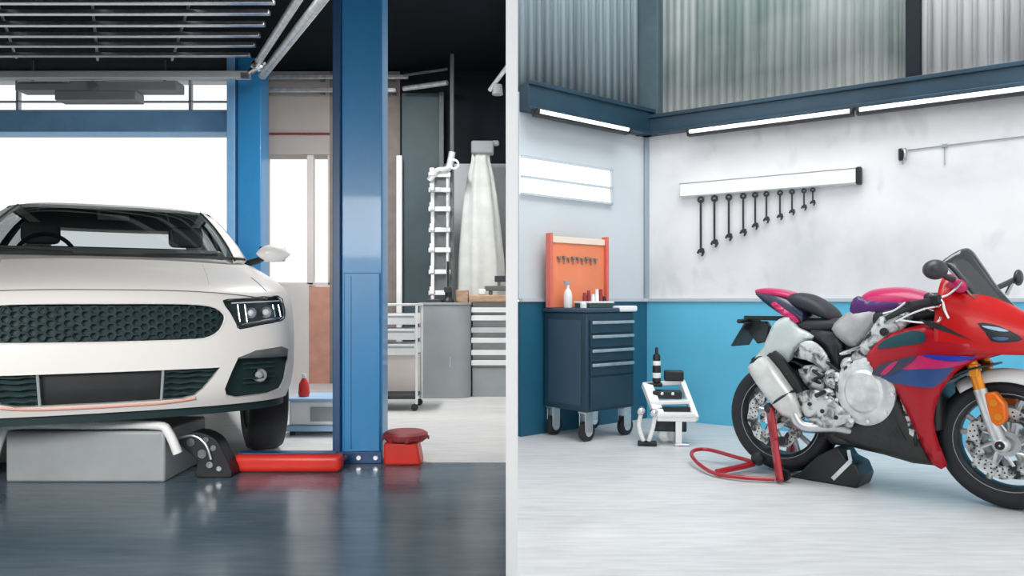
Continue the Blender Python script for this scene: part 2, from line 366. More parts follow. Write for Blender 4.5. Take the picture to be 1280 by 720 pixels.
struct(MB().bx(-9.1, -9, -1.6, 8.9, 0, CE).build('wall_left', 'light_wall'), 'left side wall of the car bay')

# right bay
P0 = Vector((1.084, 6.10)); AB = math.atan2(-.557, .83); AL = math.atan2(.629, .777)
def wt(px, ang, o=0):                       # distance along a wall from the corner for an image column
    d = Vector((math.cos(ang), math.sin(ang))); n = Vector((-d.y, d.x)); k = (px-640)/FP; p = P0+n*o
    t = (k*p.y-p.x)/(d.x-k*d.y); return t, (p+d*t).y
def wp(px, py, ang, o=0):
    t, Y = wt(px, ang, o); return t, HC+(375-py)*Y/FP
def wb(px, py, o=0): return wp(px, py, AB, o)
def wl(px, py, o=0): return wp(px, py, AL, o)
PL = (P0.x, P0.y, 0); ZB0, ZB1 = 2.26, 2.40; CR = 4.5
def onB(mb, *a, **k): return mb.build(*a, loc=PL, rotz=AB, **k)
def onL(mb, *a, **k): return mb.build(*a, loc=PL, rotz=AL, **k)
struct(onB(MB().bx(-.05, 5.5, 0, .2, HC, ZB1), 'wall_right', 'concrete'), 'white stained concrete wall behind the motorcycle')
struct(onL(MB().bx(-1.33, .05, 0, .04, HC, ZB1), 'wall_left', 'plain_white_wall'), 'pale wall behind the orange tool panel')
struct(onB(MB().bx(-.02, 5.5, -.02, .2, 0, HC-.012), 'wall_right', 'blue_wall'), 'bright blue lower wall behind the motorcycle')
struct(onL(MB().bx(-1.33, .02, -.02, .04, 0, HC-.012), 'wall_left', 'navy_wall'), 'deep blue lower wall behind the tool cabinet')
struct(onB(MB().bx(.0, 5.5, -.035, 0, HC-.012, HC+.012), 'trim_3', 'ledge'), 'thin pale ledge between white and blue wall')
struct(onL(MB().bx(-1.33, 0, -.035, 0, HC-.012, HC+.012), 'trim_4', 'ledge'), 'thin pale ledge on the left wall')
struct(onB(MB().bx(-.05, 5.5, -.10, 0, ZB0, ZB1).bx(-.05, 5.5, -.12, -.09, ZB1-.02, ZB1+.01).bx(-.05, 5.5, -.12, -.09, ZB0-.005, ZB0+.02), 'trim_5', 'beam_navy', bevel=.004), 'dark blue steel beam along the right wall')
struct(onL(MB().bx(-1.33, .0, -.10, 0, ZB0, ZB1+.05).bx(-1.33, .0, -.12, -.09, ZB1+.03, ZB1+.06).bx(-1.33, 0, -.12, -.09, ZB0-.005, ZB0+.02), 'trim_6', 'beam_navy', bevel=.004), 'dark blue steel beam along the left wall')
def corr(x0, x1, z0, z1, pitch, amp, y):
    mb = MB(); xs = []; x = x0
    while x < x1: xs += [(x, 0), (x+pitch*.3, 0), (x+pitch*.45, -amp), (x+pitch*.8, -amp), (x+pitch*.95, 0)]; x += pitch
    mb.grid([[(min(a, x1), y+b, z0) for a, b in xs], [(min(a, x1), y+b, z1) for a, b in xs]]); return mb
x25 = wb(826, 0)[0]; x33 = wb(1133, 0)[0]; x50 = wb(1152, 0)[0]
struct(onL(corr(-1.33, .04, ZB1, CR, .078, .022, .03), 'wall_left', 'corrugated_blue', smooth=20, solid=.004), 'blue-grey corrugated metal upper wall')
struct(onB(corr(x25-.1, x33+.05, ZB1, CR, .06, .007, .05), 'wall_right', 'green_glazing', smooth=20, solid=.004), 'grey-green ribbed glazing above the beam')
struct(onB(corr(x50-.05, 5.5, ZB1, CR, .085, .022, .05), 'wall_right', 'corrugated_light', smooth=20, solid=.004), 'light grey corrugated sheet above the beam')
struct(onB(MB().bx(-.06, x25, -.06, .1, ZB1, CR), 'trim_7', mat('column_grey', (.06, .10, .12), .5, noise=.2), bevel=.006), 'dark grey corner column above the beam')
struct(onB(MB().bx(x33, x50, -.05, .1, ZB1, CR), 'trim_8', 'dark_wall', bevel=.006), 'dark column between the two kinds of cladding')
struct(onL(MB().bx(-.035, .02, -.025, .0, HC, ZB0), 'trim_9', mat('corner_blue', (.30, .38, .44), .5), bevel=.01), 'blue-grey strip in the wall corner')
struct(MB().bx(0, 7, 0, 9, CR, CR+.1).build('ceiling', 'light_wall'), 'light ceiling of the motorcycle bay')
# window on the left wall (light strips)
a, z1 = wl(640, 195); b, _ = wl(761, 250)
def lwz(px, py): return wl(px, py)[1]
zt, zb_ = 1.95, 1.69
w = MB().bx(-1.33, b, -.012, -.004, zb_, zt)
wn = onL(w, 'window_3', mat('bright_pane', (.95, .95, .95), .3, emit=(1, 1, 1), es=.8)); struct(wn, 'bright frosted window band on the left wall')
fr = MB()
for z in (zb_, (zb_+zt)/2-.01, zt): fr.bx(-1.33, b+.01, -.03, -.012, z-.008, z+.008)
fr.bx(b, b+.02, -.03, 0, zb_-.008, zt+.008)
f = fr.build('window_frame', 'ledge'); f.parent = wn
# wall crack lines / conduit
c0, zc0 = wb(1135, 188); c1, zc1 = wb(1300, 172)
cd = MB().tube([(c0, -.01, zc0), ((c0+c1)/2, -.01, zc0+.01), (c1+.3, -.01, zc0+.02)], .004, 8)
t, z_ = wb(1181, 186); cd.tube([(t, -.01, zc0+.005), (t, -.01, zc0-.12)], .003, 6); cd.box((t, -.012, zc0+.005), (.03, .02, .02))
tag(onB(cd, 'conduit', 'grey_paint'), 'thin grey conduit running along the white concrete wall', 'conduit')
t, z_ = wb(1130, 197)
hk = thing('wall_hook', 'small dark metal hook box fixed high on white concrete wall', 'hook', loc=PL, rotz=AB)
MB().bx(t-.03, t+.015, -.03, -.001, z_-.02, z_+.06).build('backplate', 'dark_metal', hk, bevel=.005)
MB().tube(spline([(t-.01, -.02, z_+.05), (t+.01, -.07, z_+.04), (t+.015, -.08, z_-.01), (t+.0, -.05, z_-.05)]), .008, 8).build('hook', 'steel', hk)

# fluorescent strip lamps
def strip_lamp(ang, x0, x1, z, label, seg=None):
    r = thing('strip_lamp', label, 'lamp', loc=PL, rotz=ang, group='long strip lamps under the blue beams')
    MB().bx(x0, x1, -.16, -.10, z-.028, z-.012).bx(x0, x1, -.125, -.10, z-.012, z+.03).build('housing', 'black_plastic', r, bevel=.003)
    MB().cyl((x0+.02, -.15, z+.004), (x1-.02, -.15, z+.004), .014, n=12).build('tube', 'tube_light', r)
    for x in (x0+.01, x1-.01): MB().box((x, -.15, z+.004), (.02, .034, .034)).build('end_cap', 'black_plastic', r, bevel=.004)
    return r
xm = wb(1069, 0, -.13)[0]; xa = wb(860, 0, -.13)[0]
strip_lamp(AB, xa, xm-.01, ZB0-.035, 'long white strip lamp under beam, left half of right wall')
strip_lamp(AB, xm+.01, 3.7, ZB0-.035, 'long white strip lamp under beam, right half of right wall')
strip_lamp(AL, -1.3, wl(785, 0, -.13)[0], ZB0-.02, 'white strip lamp under beam on the left wall')

# tool rail with wrenches
tr0, _ = wb(850, 240, -.05); tr1, zr = wb(1070, 220, -.05)
zr = Z_(220, wt(1065, AB, -.05)[1]); hr = .055
rail = thing('tool_rail', 'long white wall rail with black end cap holding the wrenches', 'rail', loc=PL, rotz=AB)
MB().bx(tr0, tr1, -.06, -.001, zr-hr, zr+hr).build('rail_body', 'white_gloss', rail, bevel=.006)
MB().bx(tr0, tr1, -.062, -.0605, zr-hr+.001, zr-hr+.008).bx(tr0, tr1, -.062, -.0605, zr+hr-.008, zr+hr-.001).build('edge_strip', 'grey_paint', rail)
MB().bx(tr1+.0005, tr1+.035, -.066, -.001, zr-hr-.004, zr+hr+.004).build('end_cap', 'black_plastic', rail, bevel=.008)
wr = [(876, 320), (893, 309), (911, 301), (929, 295), (944, 287), (958, 279), (975, 275), (990, 269), (1005, 263), (1016, 257)]
ordn = ['longest black wrench, leftmost of the row under the rail', 'second longest wrench, next to the leftmost on the rail', 'third wrench from the left in the hanging row',
        'fourth wrench from the left in the hanging row', 'fifth wrench from the left in the hanging row', 'sixth wrench from the left, mid-length',
        'seventh wrench from the left in the hanging row', 'third wrench from the right end of the hanging row', 'second shortest wrench, next to the rightmost of the row', 'shortest black wrench, rightmost of the hanging row']
for (px, py), lab in zip(wr, ordn):
    t, Y = wt(px, AB, -.03); z0 = zr-hr-.004; z1 = Z_(py, Y); L = z0-z1; k = .5+.5*min(1, L/.4)
    root = thing('wrench', lab, 'wrench', loc=(P0.x+math.cos(AB)*t, P0.y+math.sin(AB)*t, 0), rotz=AB, group='black wrenches hanging from the white rail')
    MB().box((0, -.03, (z0+z1)/2+.0), (.017*k, .008, L-.05*k)).build('shank', 'tool_steel', root, bevel=.003)
    mb = MB(); mb.lathe([(.026*k, -.008), (.026*k, .008), (.013*k, .008), (.013*k, -.008)], (0, -.03, z0-.022*k), 'y', 20, closed=True)
    mb.build('ring_head', 'tool_steel', root)
    jaw = [(-.010, .045), (.010, .045), (.026, .018), (.020, -.014), (.010, -.018), (.006, .012), (-.010, .014), (-.020, -.008), (-.032, -.002), (-.028, .022)]
    jaw = [rotz((a*k, b*k), R(-18)) for a, b in jaw]
    MB().prism(jaw, lambda a, b: (a, -.036, z1+.018*k+b), lambda a, b: (a, -.024, z1+.018*k+b)).build('open_jaw', 'tool_steel', root)

# ================================================================ TOOL CABINET
CN = Vector((.494, 5.02)); cw, cd_ = .47, .425
cab = thing('tool_cabinet', 'dark navy steel tool cabinet on castors with four silver-handled drawers', 'cabinet', loc=(CN.x, CN.y, 0), rotz=AL)
zc_b, zc_t = .20, .865      # local: x along drawers face, y back
MB().bx(0, cw, 0, cd_, zc_b, zc_t).build('body', 'cab_navy', cab, bevel=.008)
mb = MB().bx(-.01, cw+.01, -.01, cd_+.01, zc_t, zc_t+.03); mb.build('top', 'cab_edge', cab, bevel=.008)
MB().bx(cw-.16, cw+.015, -.02, .06, zc_t+.004, zc_t+.045).build('top_corner', 'white_plastic', cab, bevel=.01)['label'] = 'white corner piece of the top'
MB().bx(-.004, 0, .05, cd_-.05, zc_b+.04, zc_t-.05).build('side_panel', 'cab_edge', cab, bevel=.003)
zs = [.80, .705, .61, .515]
for i, z in enumerate(zs):
    d = MB().bx(.03, cw-.02, -.012, -.0, z-.072, z+.012).build('drawer', 'cab_navy', cab, bevel=.003)
    MB().bx(.035, cw-.03, -.032, -.0125, z-.012, z+.009).build('handle', 'steel', d, bevel=.004)
d = MB().bx(.03, cw-.02, -.012, 0, zc_b+.02, .43).build('drawer', 'cab_navy', cab, bevel=.003)
def caster(parent, x, y, r=.065):
    mb = MB(); mb.bx(x-.035, x+.035, y-.035, y+.035, zc_b-.012, zc_b)
    for s in (-1, 1): mb.bx(x-.03, x+.04, y+s*.028-.003, y+s*.028+.003, r, zc_b-.012)
    f = mb.build('caster', 'steel', parent, bevel=.002)
    MB().lathe([(0, -.02), (r*.75, -.022), (r, -.016), (r, .016), (r*.75, .022), (0, .02)], (x+.01, y, r), 'y', 24).build('wheel', 'rubber', f)
    MB().lathe([(0, -.026), (r*.5, -.026), (r*.5, .026), (0, .026)], (x+.01, y, r), 'y', 16).build('hub', 'chrome', f)
for x in (.04, cw-.05):
    for y in (.05, cd_-.05): caster(cab, x, y)
# orange tool panel standing on cabinet
op = thing('pegboard', 'orange pegboard with pale header standing on the navy cabinet', 'pegboard', loc=(CN.x, CN.y, 0), rotz=AL)
y_ = cd_-.06; zt0 = zc_t+.031; zt1 = 1.40; ox0, ox1 = -.005, cw+.085
MB().bx(ox0, ox1, y_, y_+.02, zt0, zt1).build('back_board', 'orange', op, bevel=.004)
for x in (ox0, ox1): MB().bx(x-.012, x+.012, y_-.03, y_+.025, zt0, zt1+.02).build('side_post', mat('post_coral', (.70, .16, .12), .5), op, bevel=.004)
MB().bx(ox0+.012, ox1-.012, y_-.012, y_-.001, zt1-.045, zt1+.0).build('header', mat('cream', (.85, .72, .60), .5), op, bevel=.003)
mb = MB()
for i in range(9):
    x = ox0+.09+i*.045
    mb.box((x, y_-.012, 1.25+.006*math.sin(i*2.3)), (.024 if i % 3 else .034, .02, .016)); mb.cyl((x, y_-.012, 1.25), (x, y_-.012, 1.215-.01*(i % 2)), .004, n=8)
mb.build('tool_clip', 'brown_paint', op)
sb = thing('spray_bottle', 'small white spray bottle in front of the orange panel', 'bottle', loc=(CN.x, CN.y, 0), rotz=AL)
bx_, by_ = .10, y_-.08
MB().lathe([(0, 0), (.028, 0), (.03, .01), (.03, .09), (.022, .12), (.010, .135), (.010, .16), (0, .16)], (bx_, by_, zt0), 'z', 20).build('body', 'white_plastic', sb)
MB().box((bx_-.008, by_, zt0+.175), (.05, .018, .03)).box((bx_-.03, by_, zt0+.155), (.008, .01, .03)).build('trigger_head', 'grey_paint', sb, bevel=.004)
ty = thing('parts_tray', 'dark green parts tray with white rim on the navy cabinet', 'tray', loc=(CN.x, CN.y, 0), rotz=AL)
tx0, tx1 = .15, .38; ty0, ty1 = .12, .27
MB().bx(tx0, tx1, ty0, ty1, zt0, zt0+.03).build('tray_body', 'green_tray', ty, bevel=.004)
MB().bx(tx0-.008, tx1+.008, ty0-.008, ty1+.008, zt0+.0301, zt0+.045).build('rim', 'white_plastic', ty, bevel=.004)
its = [(.17, .06, 'dark_red', 'dark red bottle cap item at the left end of the parts tray'), (.21, .075, 'dark_red', 'dark red tool bit second from left in the parts tray'), (.25, .05, 'white_plastic', 'white tub in the middle of the parts tray'),
       (.29, .085, 'white_plastic', 'tallest white tub in the parts tray'), (.33, .085, 'dark_red', 'dark red tool handle standing right in the parts tray'), (.365, .035, 'black_plastic', 'short black tin at the right end of the parts tray')]
for x, h_, m_, lab in its:
    mb = MB().lathe([(0, 0), (.015, 0), (.016, h_*.5), (.012, h_*.7), (.012, h_), (0, h_)], (x, .19, zt0+.0452), 'z', 12)
    tag(mb.build('small_tub' if 'tub' in lab or 'tin' in lab else 'tool_bit', m_, loc=(CN.x, CN.y, 0), rotz=AL), lab, 'tub' if 'tub' in lab or 'tin' in lab else 'tool', group='small items in the parts tray')
sw = MB().lathe([(0, 0), (.022, 0), (.022, .03), (.014, .04), (0, .04)], (.09, .12, zt0), 'z', 16)
tag(sw.build('small_jar', 'white_plastic', loc=(CN.x, CN.y, 0), rotz=AL), 'small white jar on the cabinet beside the tray', 'jar')

# ================================================================ WHITE WORKSHOP TROLLEY (right of the cabinet)
YT = 4.93
tl = thing('tool_trolley', 'low white sloping tool trolley with splayed legs beside the cabinet', 'trolley', loc=(X_(833, YT), YT, 0), rotz=R(-8))
def tp(px, py, y=0): Yy = YT+y; return (X_(px, Yy)-X_(833, YT), y, Z_(py, Yy))
pl = [(799, 481), (845, 477), (869, 523), (822, 523)]
top = [tp(*p, y) for p, y in zip(pl, (.22, .26, 0, -.02))]
top = [Vector(v) for v in top]
def lp(u, v): return (top[0]*(1-u)+top[1]*u)*(1-v)+(top[3]*(1-u)+top[2]*u)*v
def bar(mb, a, b, w_, h_):
    a = Vector(a); b = Vector(b); d = b-a; x = d.normalized(); z = Vector((0, 0, 1)); y = z.cross(x)
    y = y.normalized() if y.length > 1e-3 else Vector((0, 1, 0)); z = x.cross(y); m = Matrix((x, y, z)).transposed()
    return mb.box((a+b)/2, (d.length, w_, h_), m)
mb = MB(); bar(mb, lp(.08, 0), lp(.08, 1), .07, .04); bar(mb, lp(1, 0), lp(1, 1), .035, .045); bar(mb, lp(0, 0), lp(1, 0), .035, .03); bar(mb, lp(0, 1), lp(1, 1), .03, .035)
bar(mb, lp(0, .54), lp(1, .54), .09, .025); bar(mb, lp(0, .88), lp(1, .88), .10, .025); mb.build('frame', 'white_gloss', tl, bevel=.004)
mb = MB(); bar(mb, lp(.1, .70)-Vector((0, 0, .012)), lp(.95, .70)-Vector((0, 0, .012)), .06, .03); bar(mb, lp(.05, .93), lp(.9, .93), .06, .01); mb.build('drawer_slot', 'black_plastic', tl)
q = MB(); c_ = lp(.5, .33)
q.box(c_+Vector((0, .02, .0)), (.19, .11, .05)); q.build('tool_box', 'black_plastic', tl, bevel=.006)
for dx in (-.035, .035): MB().sphere(c_+Vector((dx, -.035, .01)), (.014, .012, .012)).build('dial', 'chrome', tl)
for i, (a, b) in enumerate((((802, 520), (805, 553)), ((818, 522), (812, 555)))):
    A = Vector(tp(*a, -.02)); B = Vector(tp(*b, -.02)); B.z = .03
    mid = (A+B)/2+Vector((-.02 if i == 0 else .012, 0, .02))
    l = MB().tube(spline([A+Vector((.01, 0, .04)), mid, B]), .014, 10).build('leg', 'white_gloss', tl)
    MB().bx(B.x-.035, B.x+.05, B.y-.03, B.y+.03, 0, .03).build('foot', 'black_plastic', l, bevel=.006)
    MB().sphere(A+Vector((0, -.01, .03)), .028).build('joint', 'chrome', l)
for a in ((848, 545),):
    B = Vector(tp(*a, .0)); 
    l = MB().bx(B.x-.02, B.x+.02, -.02, .02, .02, top[2].z).build('leg', 'white_gloss', tl, bevel=.004)
    MB().bx(B.x-.03, B.x+.07, -.03, .03, 0, .02).build('foot', 'steel', l, bevel=.005)
for px in (828, 838):
    B = Vector(tp(px, 540, .12))
    MB().lathe([(0, -.02), (.04, -.02), (.05, -.012), (.05, .012), (.04, .02), (0, .02)], (B.x, .12, .05), 'y', 20).build('wheel', 'alloy', tl)
mb = MB(); B = Vector(tp(822, 500, .12)); mb.bx(B.x-.05, B.x+.17, .06, .16, .08, .17); mb.build('jack_body', 'dark_metal', tl, bevel=.01)
B = Vector(tp(801, 484, .2)); B2 = Vector(tp(846, 476, .24))
MB().bx(B.x-.01, B.x+.12, .2, .3, B.z-.0, B.z+.03).bx(B2.x-.12, B2.x+.01, .22, .30, B2.z, B2.z+.07).build('back_bin', 'black_plastic', tl, bevel=.01)
B = tp(816, 478, .2); B = (B[0], B[1], tp(801, 484, .2)[2]+.002)
bt = thing('aerosol_can', 'black aerosol can with white band standing on the white trolley', 'can', loc=(tl.location.x, tl.location.y, 0), rotz=R(-8))
MB().lathe([(0, 0), (.028, 0), (.028, .10), (.024, .14), (.026, .17), (.02, .19), (0, .19)], (B[0], B[1]+.02, B[2]+.03), 'z', 20).build('body', 'black_plastic', bt)
MB().lathe([(.0285, .03), (.0288, .06), (.0285, .065)], (B[0], B[1]+.02, B[2]+.03), 'z', 20).lathe([(.027, .115), (.0272, .14), (.026, .145)], (B[0], B[1]+.02, B[2]+.03), 'z', 20).build('band', 'white_plastic', bt)
MB().lathe([(0, .19), (.012, .19), (.010, .235), (0, .24)], (B[0], B[1]+.02, B[2]+.03), 'z', 14).build('nozzle', 'black_plastic', bt)

# ================================================================ LEFT BAY: ceiling battens, rods, rails
cg = [15.5, 30, 43.5, 56, 68.5]
for i, y in enumerate([2.0]+cg):
    Y = FP*(3.38-HC)/(375-y)
    tag(MB().bx(-6.6, X_(343-6*i, Y), Y-.03, Y+.03, 3.36, 3.40).build('ceiling_batten', 'steel', bevel=.006), 'silver ceiling batten, %s of the six from the camera' % ['nearest', 'second', 'third', 'fourth', 'fifth', 'farthest'][i], 'batten', group='silver battens under the dark ceiling')
for j, (a, b) in enumerate((((-100, 0), (-66, 75)), ((-4, 0), (20, 72)), ((115, 0), (122, 75)), ((238, 0), (215, 75)))):
    Ya = FP*(3.42-HC)/(375-a[1]); Yb = FP*(3.42-HC)/(375-b[1])
    tag(MB().tube([(X_(a[0], Ya), Ya, 3.42), (X_(b[0], Yb), Yb, 3.42)], .012, 8).build('ceiling_rod', 'steel'), 'thin metal rod crossing above the battens, %s from the left' % ['first', 'second', 'third', 'fourth'][j], 'rod', group='thin rods above the battens')
def rail3(p, q, r_, lab, z=3.28):
    Ya = FP*(z-HC)/(375-p[1]); Yb = FP*(z-HC)/(375-q[1]); A = Vector((X_(p[0], Ya), Ya, z)); B = Vector((X_(q[0], Yb), Yb, z)); A = A+(A-B)*.15
    o = thing('overhead_rail', lab, 'rail', group='silver overhead rails by the blue post')
    MB().tube([A, B], r_, 12).build('pipe', 'alloy', o)
    return o, A, B
o, A, B = rail3((372, 0), (322, 78), .035, 'inner silver overhead rail leaning to the near blue post')
mb = MB().sphere(B+Vector((0, 0, -.03)), (.07, .06, .06)); mb.tube([B+Vector((-.09, 0, -.10)), B+Vector((.08, 0, .0))], .03, 10); mb.box(B+Vector((-.12, 0, -.13)), (.08, .05, .05)); mb.build('bracket', 'chrome', o)
rail3((402, 0), (328, 94), .045, 'outer silver overhead rail ending above the far post')
for y, lab in ((95.5, 'upper silver rail across the top of the back wall'), (112, 'lower silver rail across the top of the back wall')):
    Y = 8.45; r_ = thing('wall_rail', lab, 'rail', group='silver rails high on the back wall')
    MB().bx(X_(325, Y), X_(510 if y < 100 else 495, Y), Y, Y+.04, Z_(y+2.6, Y), Z_(y-2.6, Y)).build('bar', 'alloy', r_, bevel=.008)
    mb = MB(); mb.tube([(X_(506, Y), Y-.1, Z_(y+2, Y)), (X_(562, Y), Y-.3, Z_(y+1, Y))], .028 if y > 100 else .015, 10); mb.build('slanted_bar', 'alloy' if y > 100 else 'grey_dark', r_)
    mb = MB()
    for px in (330, 400, 490): mb.bx(X_(px, Y)-.02, X_(px, Y)+.02, Y+.04, YW, Z_(y+2, Y), Z_(y-2, Y))
    mb.build('bracket', 'grey_dark', r_)
tag(MB().bx(X_(327, 8.58), X_(412, 8.58), 8.57, 8.599, Z_(168, 8.58), Z_(166, 8.58)).build('red_strip', 'dark_red'), 'thin red strip on the beige wall above the far window', 'strip')
# hanging heater between clerestory and ceiling
ht = thing('door_opener', 'long grey door motor hanging in front of the clerestory windows', 'motor', loc=(0, 0, 0))
Y = 8.2
MB().bx(X_(26, Y), X_(226, Y), Y-.1, Y+.1, Z_(116, Y), Z_(104, Y)).build('body', 'motor_grey', ht, bevel=.01)
MB().bx(X_(75, Y), X_(175, Y), Y-.1, Y+.1, Z_(128, Y), Z_(116, Y)-.001).build('motor_box', 'motor_grey', ht, bevel=.01)
MB().cyl((X_(125, Y), Y-.15, Z_(111, Y)), (X_(125, Y), Y-.1, Z_(111, Y)), .05, n=20).build('knob', 'steel', ht)
MB().bx(X_(30, Y), X_(95, Y), Y-.115, Y-.101, Z_(108, Y), Z_(105, Y)).bx(X_(140, Y), X_(210, Y), Y-.115, Y-.101, Z_(106, Y), Z_(103, Y)).build('track', 'chrome', ht)
MB().bx(X_(40, Y), X_(42, Y), Y-.01, Y+.01, Z_(104, Y), CE).bx(X_(205, Y), X_(207, Y), Y-.01, Y+.01, Z_(104, Y), CE).build('hanger', 'grey_dark', ht)

# lift posts
def post(Y, x0, x1, lab, wd, near):
    r_ = thing('lift_post', lab, 'post', loc=(X_((x0+x1)/2, Y), Y, 0), group='blue lift posts')
    hw = (X_(x1, Y)-X_(x0, Y))/2
    if near:
        mb = MB().bx(-hw+.055, hw, .0, .20, 0, CE-.002); mb.build('column', 'lift_blue', r_, bevel=.008)
        mb = MB().bx(-hw+.075, hw-.012, -.022, -.001, .02, Z_(341, Y)); mb.build('cover_plate', 'lift_blue', r_, bevel=.005)
        mb = MB().bx(-hw+.010, -hw+.0545, -.03, .03, 0, CE-.002); mb.build('front_flange', 'flange_blue', r_, bevel=.004)
        mb = MB().bx(-hw-.02, -hw+.0095, .10, .22, 0.02, CE-.002); mb.build('rear_flange', 'flange_blue', r_, bevel=.004)
        MB().bx(-hw+.06, hw+.005, -.05, -.0225, 0, .07).build('base_plate', 'flange_blue', r_, bevel=.004)
        for x in (-hw+.09, 0.02, hw-.03): MB().cyl((x, -.051, .035), (x, -.062, .035), .014, n=6).build('bolt', 'steel', r_)
        MB().bx(-hw+.115, -hw+.12, -.0235, -.0222, .08, Z_(345, Y)).build('seam', 'flange_blue', r_)
    else:
        MB().bx(-hw+.10, hw, 0, .28, 0, CE-.002).build('column', 'lift_blue', r_, bevel=.008)
        MB().bx(-hw, -hw+.085, -.04, .2, 0, CE-.002).build('front_flange', 'beam_blue', r_, bevel=.005)
        MB().bx(-hw+.085, -hw+.0995, -.02, .03, 0, CE-.002).build('groove', 'flange_blue', r_)
        MB().bx(-hw-.05, hw+.05, -.1, .3, .0, .02).build('base_plate', 'flange_blue', r_)
    return r_
near_post = post(4.44, 415, 478, 'near tall blue lift post in front of the car bay', .26, True)
post(8.1, 285, 326, 'far blue lift post behind the white car', .34, False)
# red lift pad right of post
rp = thing('lift_pad', 'red flared lift pad with dark red round top, right of the near post', 'lift pad', loc=(X_(507, 4.42), 4.42, 0))
MB().prism([(-.115, 0), (.10, 0), (.075, .13), (-.115, .13)], lambda a, b: (a, -.08, b), lambda a, b: (a, .08, b)).build('base', 'red', rp, bevel=.012)
MB().lathe([(0, .131), (.11, .131), (.13, .145), (.13, .172), (.11, .185), (.05, .18), (0, .18)], (.0, 0, 0), 'z', 28).build('pad', 'dark_red', rp)
for k in range(9):
    a = 2*math.pi*k/9; MB().cyl((.13*math.cos(a), .13*math.sin(a), .148), (.138*math.cos(a), .138*math.sin(a), .148), .012, n=8).build('lug', 'dark_red', rp)
# red arm + black knuckle
px0 = X_(446.5, 4.44); a0 = X_(294, 4.2)-px0; a1 = X_(428, 4.2)-px0
ra = MB().bx(a0, a1, -.29, -.18, .0, .098).build('lift_arm', 'red', near_post, bevel=.03, seg=4); ra['label'] = 'long red lift arm lying on the floor beneath the car front'
MB().bx(a0+.03, a1-.03, -.27, -.20, .0985, .106).build('top_strip', 'flange_blue', ra)
jk = thing('bottle_jack', 'black knuckled jack with silver fittings at the left end of red arm', 'jack', loc=(X_(268, 4.1), 4.1, 0))
MB().prism(smooth_poly([(-.17, .20), (-.08, .245), (.02, .21), (.07, .13), (.115, .0), (-.07, .0), (-.07, .09), (-.12, .14)], 3), lambda a, b: (a, -.06, max(b, 0)), lambda a, b: (a, .06, max(b, 0))).build('body', 'black_plastic', jk, bevel=.006)
for (x, z, r_) in ((-.10, .19, .022), (-.04, .13, .024), (.02, .16, .016), (.0, .07, .018), (.05, .05, .014), (-.02, .205, .016)):
    MB().cyl((x, -.068, z), (x, -.061, z), r_, r_*.7, n=12).build('fitting', 'chrome', jk)
MB().tube(spline([(-.16, -.065, .215), (-.08, -.07, .225), (-.02, -.07, .18), (.01, -.07, .10)]), .008, 8).build('hose', 'steel', jk)
# lift table beneath the car
lt = thing('lift_table', 'grey low lift table with bright silver rounded top beneath the car', 'lift table', loc=(X_(118, 4.02), 4.02, 0))
hw = X_(226, 4.02)-X_(118, 4.02)
MB().bx(-hw+.04, hw-.05, -.08, .45, 0, .265).build('body', 'table_grey', lt, bevel=.012)
MB().tube(spline([(-hw-.02, -.08, .12), (-hw+.02, -.08, .25), (-hw+.08, -.08,   .298), (0, -.08, .30), (hw-.10, -.08,   .298), (hw-.03, -.08,   .26), (hw+.02, -.08, .15)], 6), .024, 12).build('top_tube', 'white_gloss', lt)
# white workshop cart between car and post
pc = thing('parts_washer', 'low white and pale blue parts washer between car and near blue post', 'parts washer', loc=(X_(395, 5.3), 5.3, 0))
hw = .19
MB().bx(-hw, hw, 0, .3, .07, .24).build('tub', 'white_gloss', pc, bevel=.012)
MB().bx(-hw-.02, hw+.02, -.02, .32, .241, .262).build('rim', 'light_blue', pc, bevel=.006)
MB().bx(-.04, hw-.03, -.006, 0, .10, .2).build('front_panel', 'grey_paint', pc, bevel=.004)
MB().bx(-hw-.02, hw+.02, -.02, .32, .03, .0695).build('base', 'light_blue', pc, bevel=.006)
for x in (-hw+.02, hw-.02):
    for y in (.02, .28): MB().cyl((x, y, 0), (x, y, .03), .02, n=12).build('foot', 'black_plastic', pc)
rb_ = thing('oil_bottle', 'small red bottle standing on the white parts washer', 'bottle', loc=(X_(380, 5.4), 5.4, .262))
MB().lathe([(0, 0), (.035, 0), (.04, .02), (.035, .09), (.015, .13), (0, .13)], (0, 0, 0), 'z', 18).build('body', 'red', rb_)
MB().lathe([(0, .131), (.016, .131), (.016, .16), (0, .16)], (0, 0, 0), 'z', 14).build('cap', 'white_plastic', rb_)

# right part of left bay
Y = 6.45; tc = thing('drawer_cart', 'white slatted drawer cart on castors right of the near blue post', 'cart', loc=(X_(485, Y), Y, 0))
x0, x1 = -.24, X_(522, Y)-X_(485, Y)
mb = MB()
for x in (x0, x1-.02):
    for y in (0, .38): mb.bx(x, x+.02, y, y+.02, .06, .9)
mb.bx(x0, x1, 0, .4, .90, .92); mb.build('frame', 'white_gloss', tc, bevel=.003)
for z in (.78, .65, .52):
    d = MB().bx(x0+.021, x1-.021, .0, .38, z-.04, z+.055).build('drawer', 'white_gloss', tc, bevel=.006)
    MB().bx(x0+.03, x1-.03, -.012, -.001, z+.02, z+.035).build('handle', 'grey_paint', d)
MB().bx(x0+.021, x1-.021, .02, .38, .1, .13).build('bottom_tray', 'dark_metal', tc, bevel=.004)
MB().bx(x0+.021, x1-.021, .3, .32, .135, .47).build('back_panel', 'pale_wall', tc)
for x in (x0+.03, x1-.03):
    for y in (.03, .37): MB().lathe([(0, -.012), (.03, -.012), (.03, .012), (0, .012)], (x, y, .03), 'y', 16).build('wheel', 'black_plastic', tc)
Y = 7.3; gc = thing('grey_cabinet', 'plain grey steel cabinet with curved right corner near back wall', 'cabinet', loc=(X_(556, Y), Y, 0))
hw = X_(588, Y)-X_(556, Y)
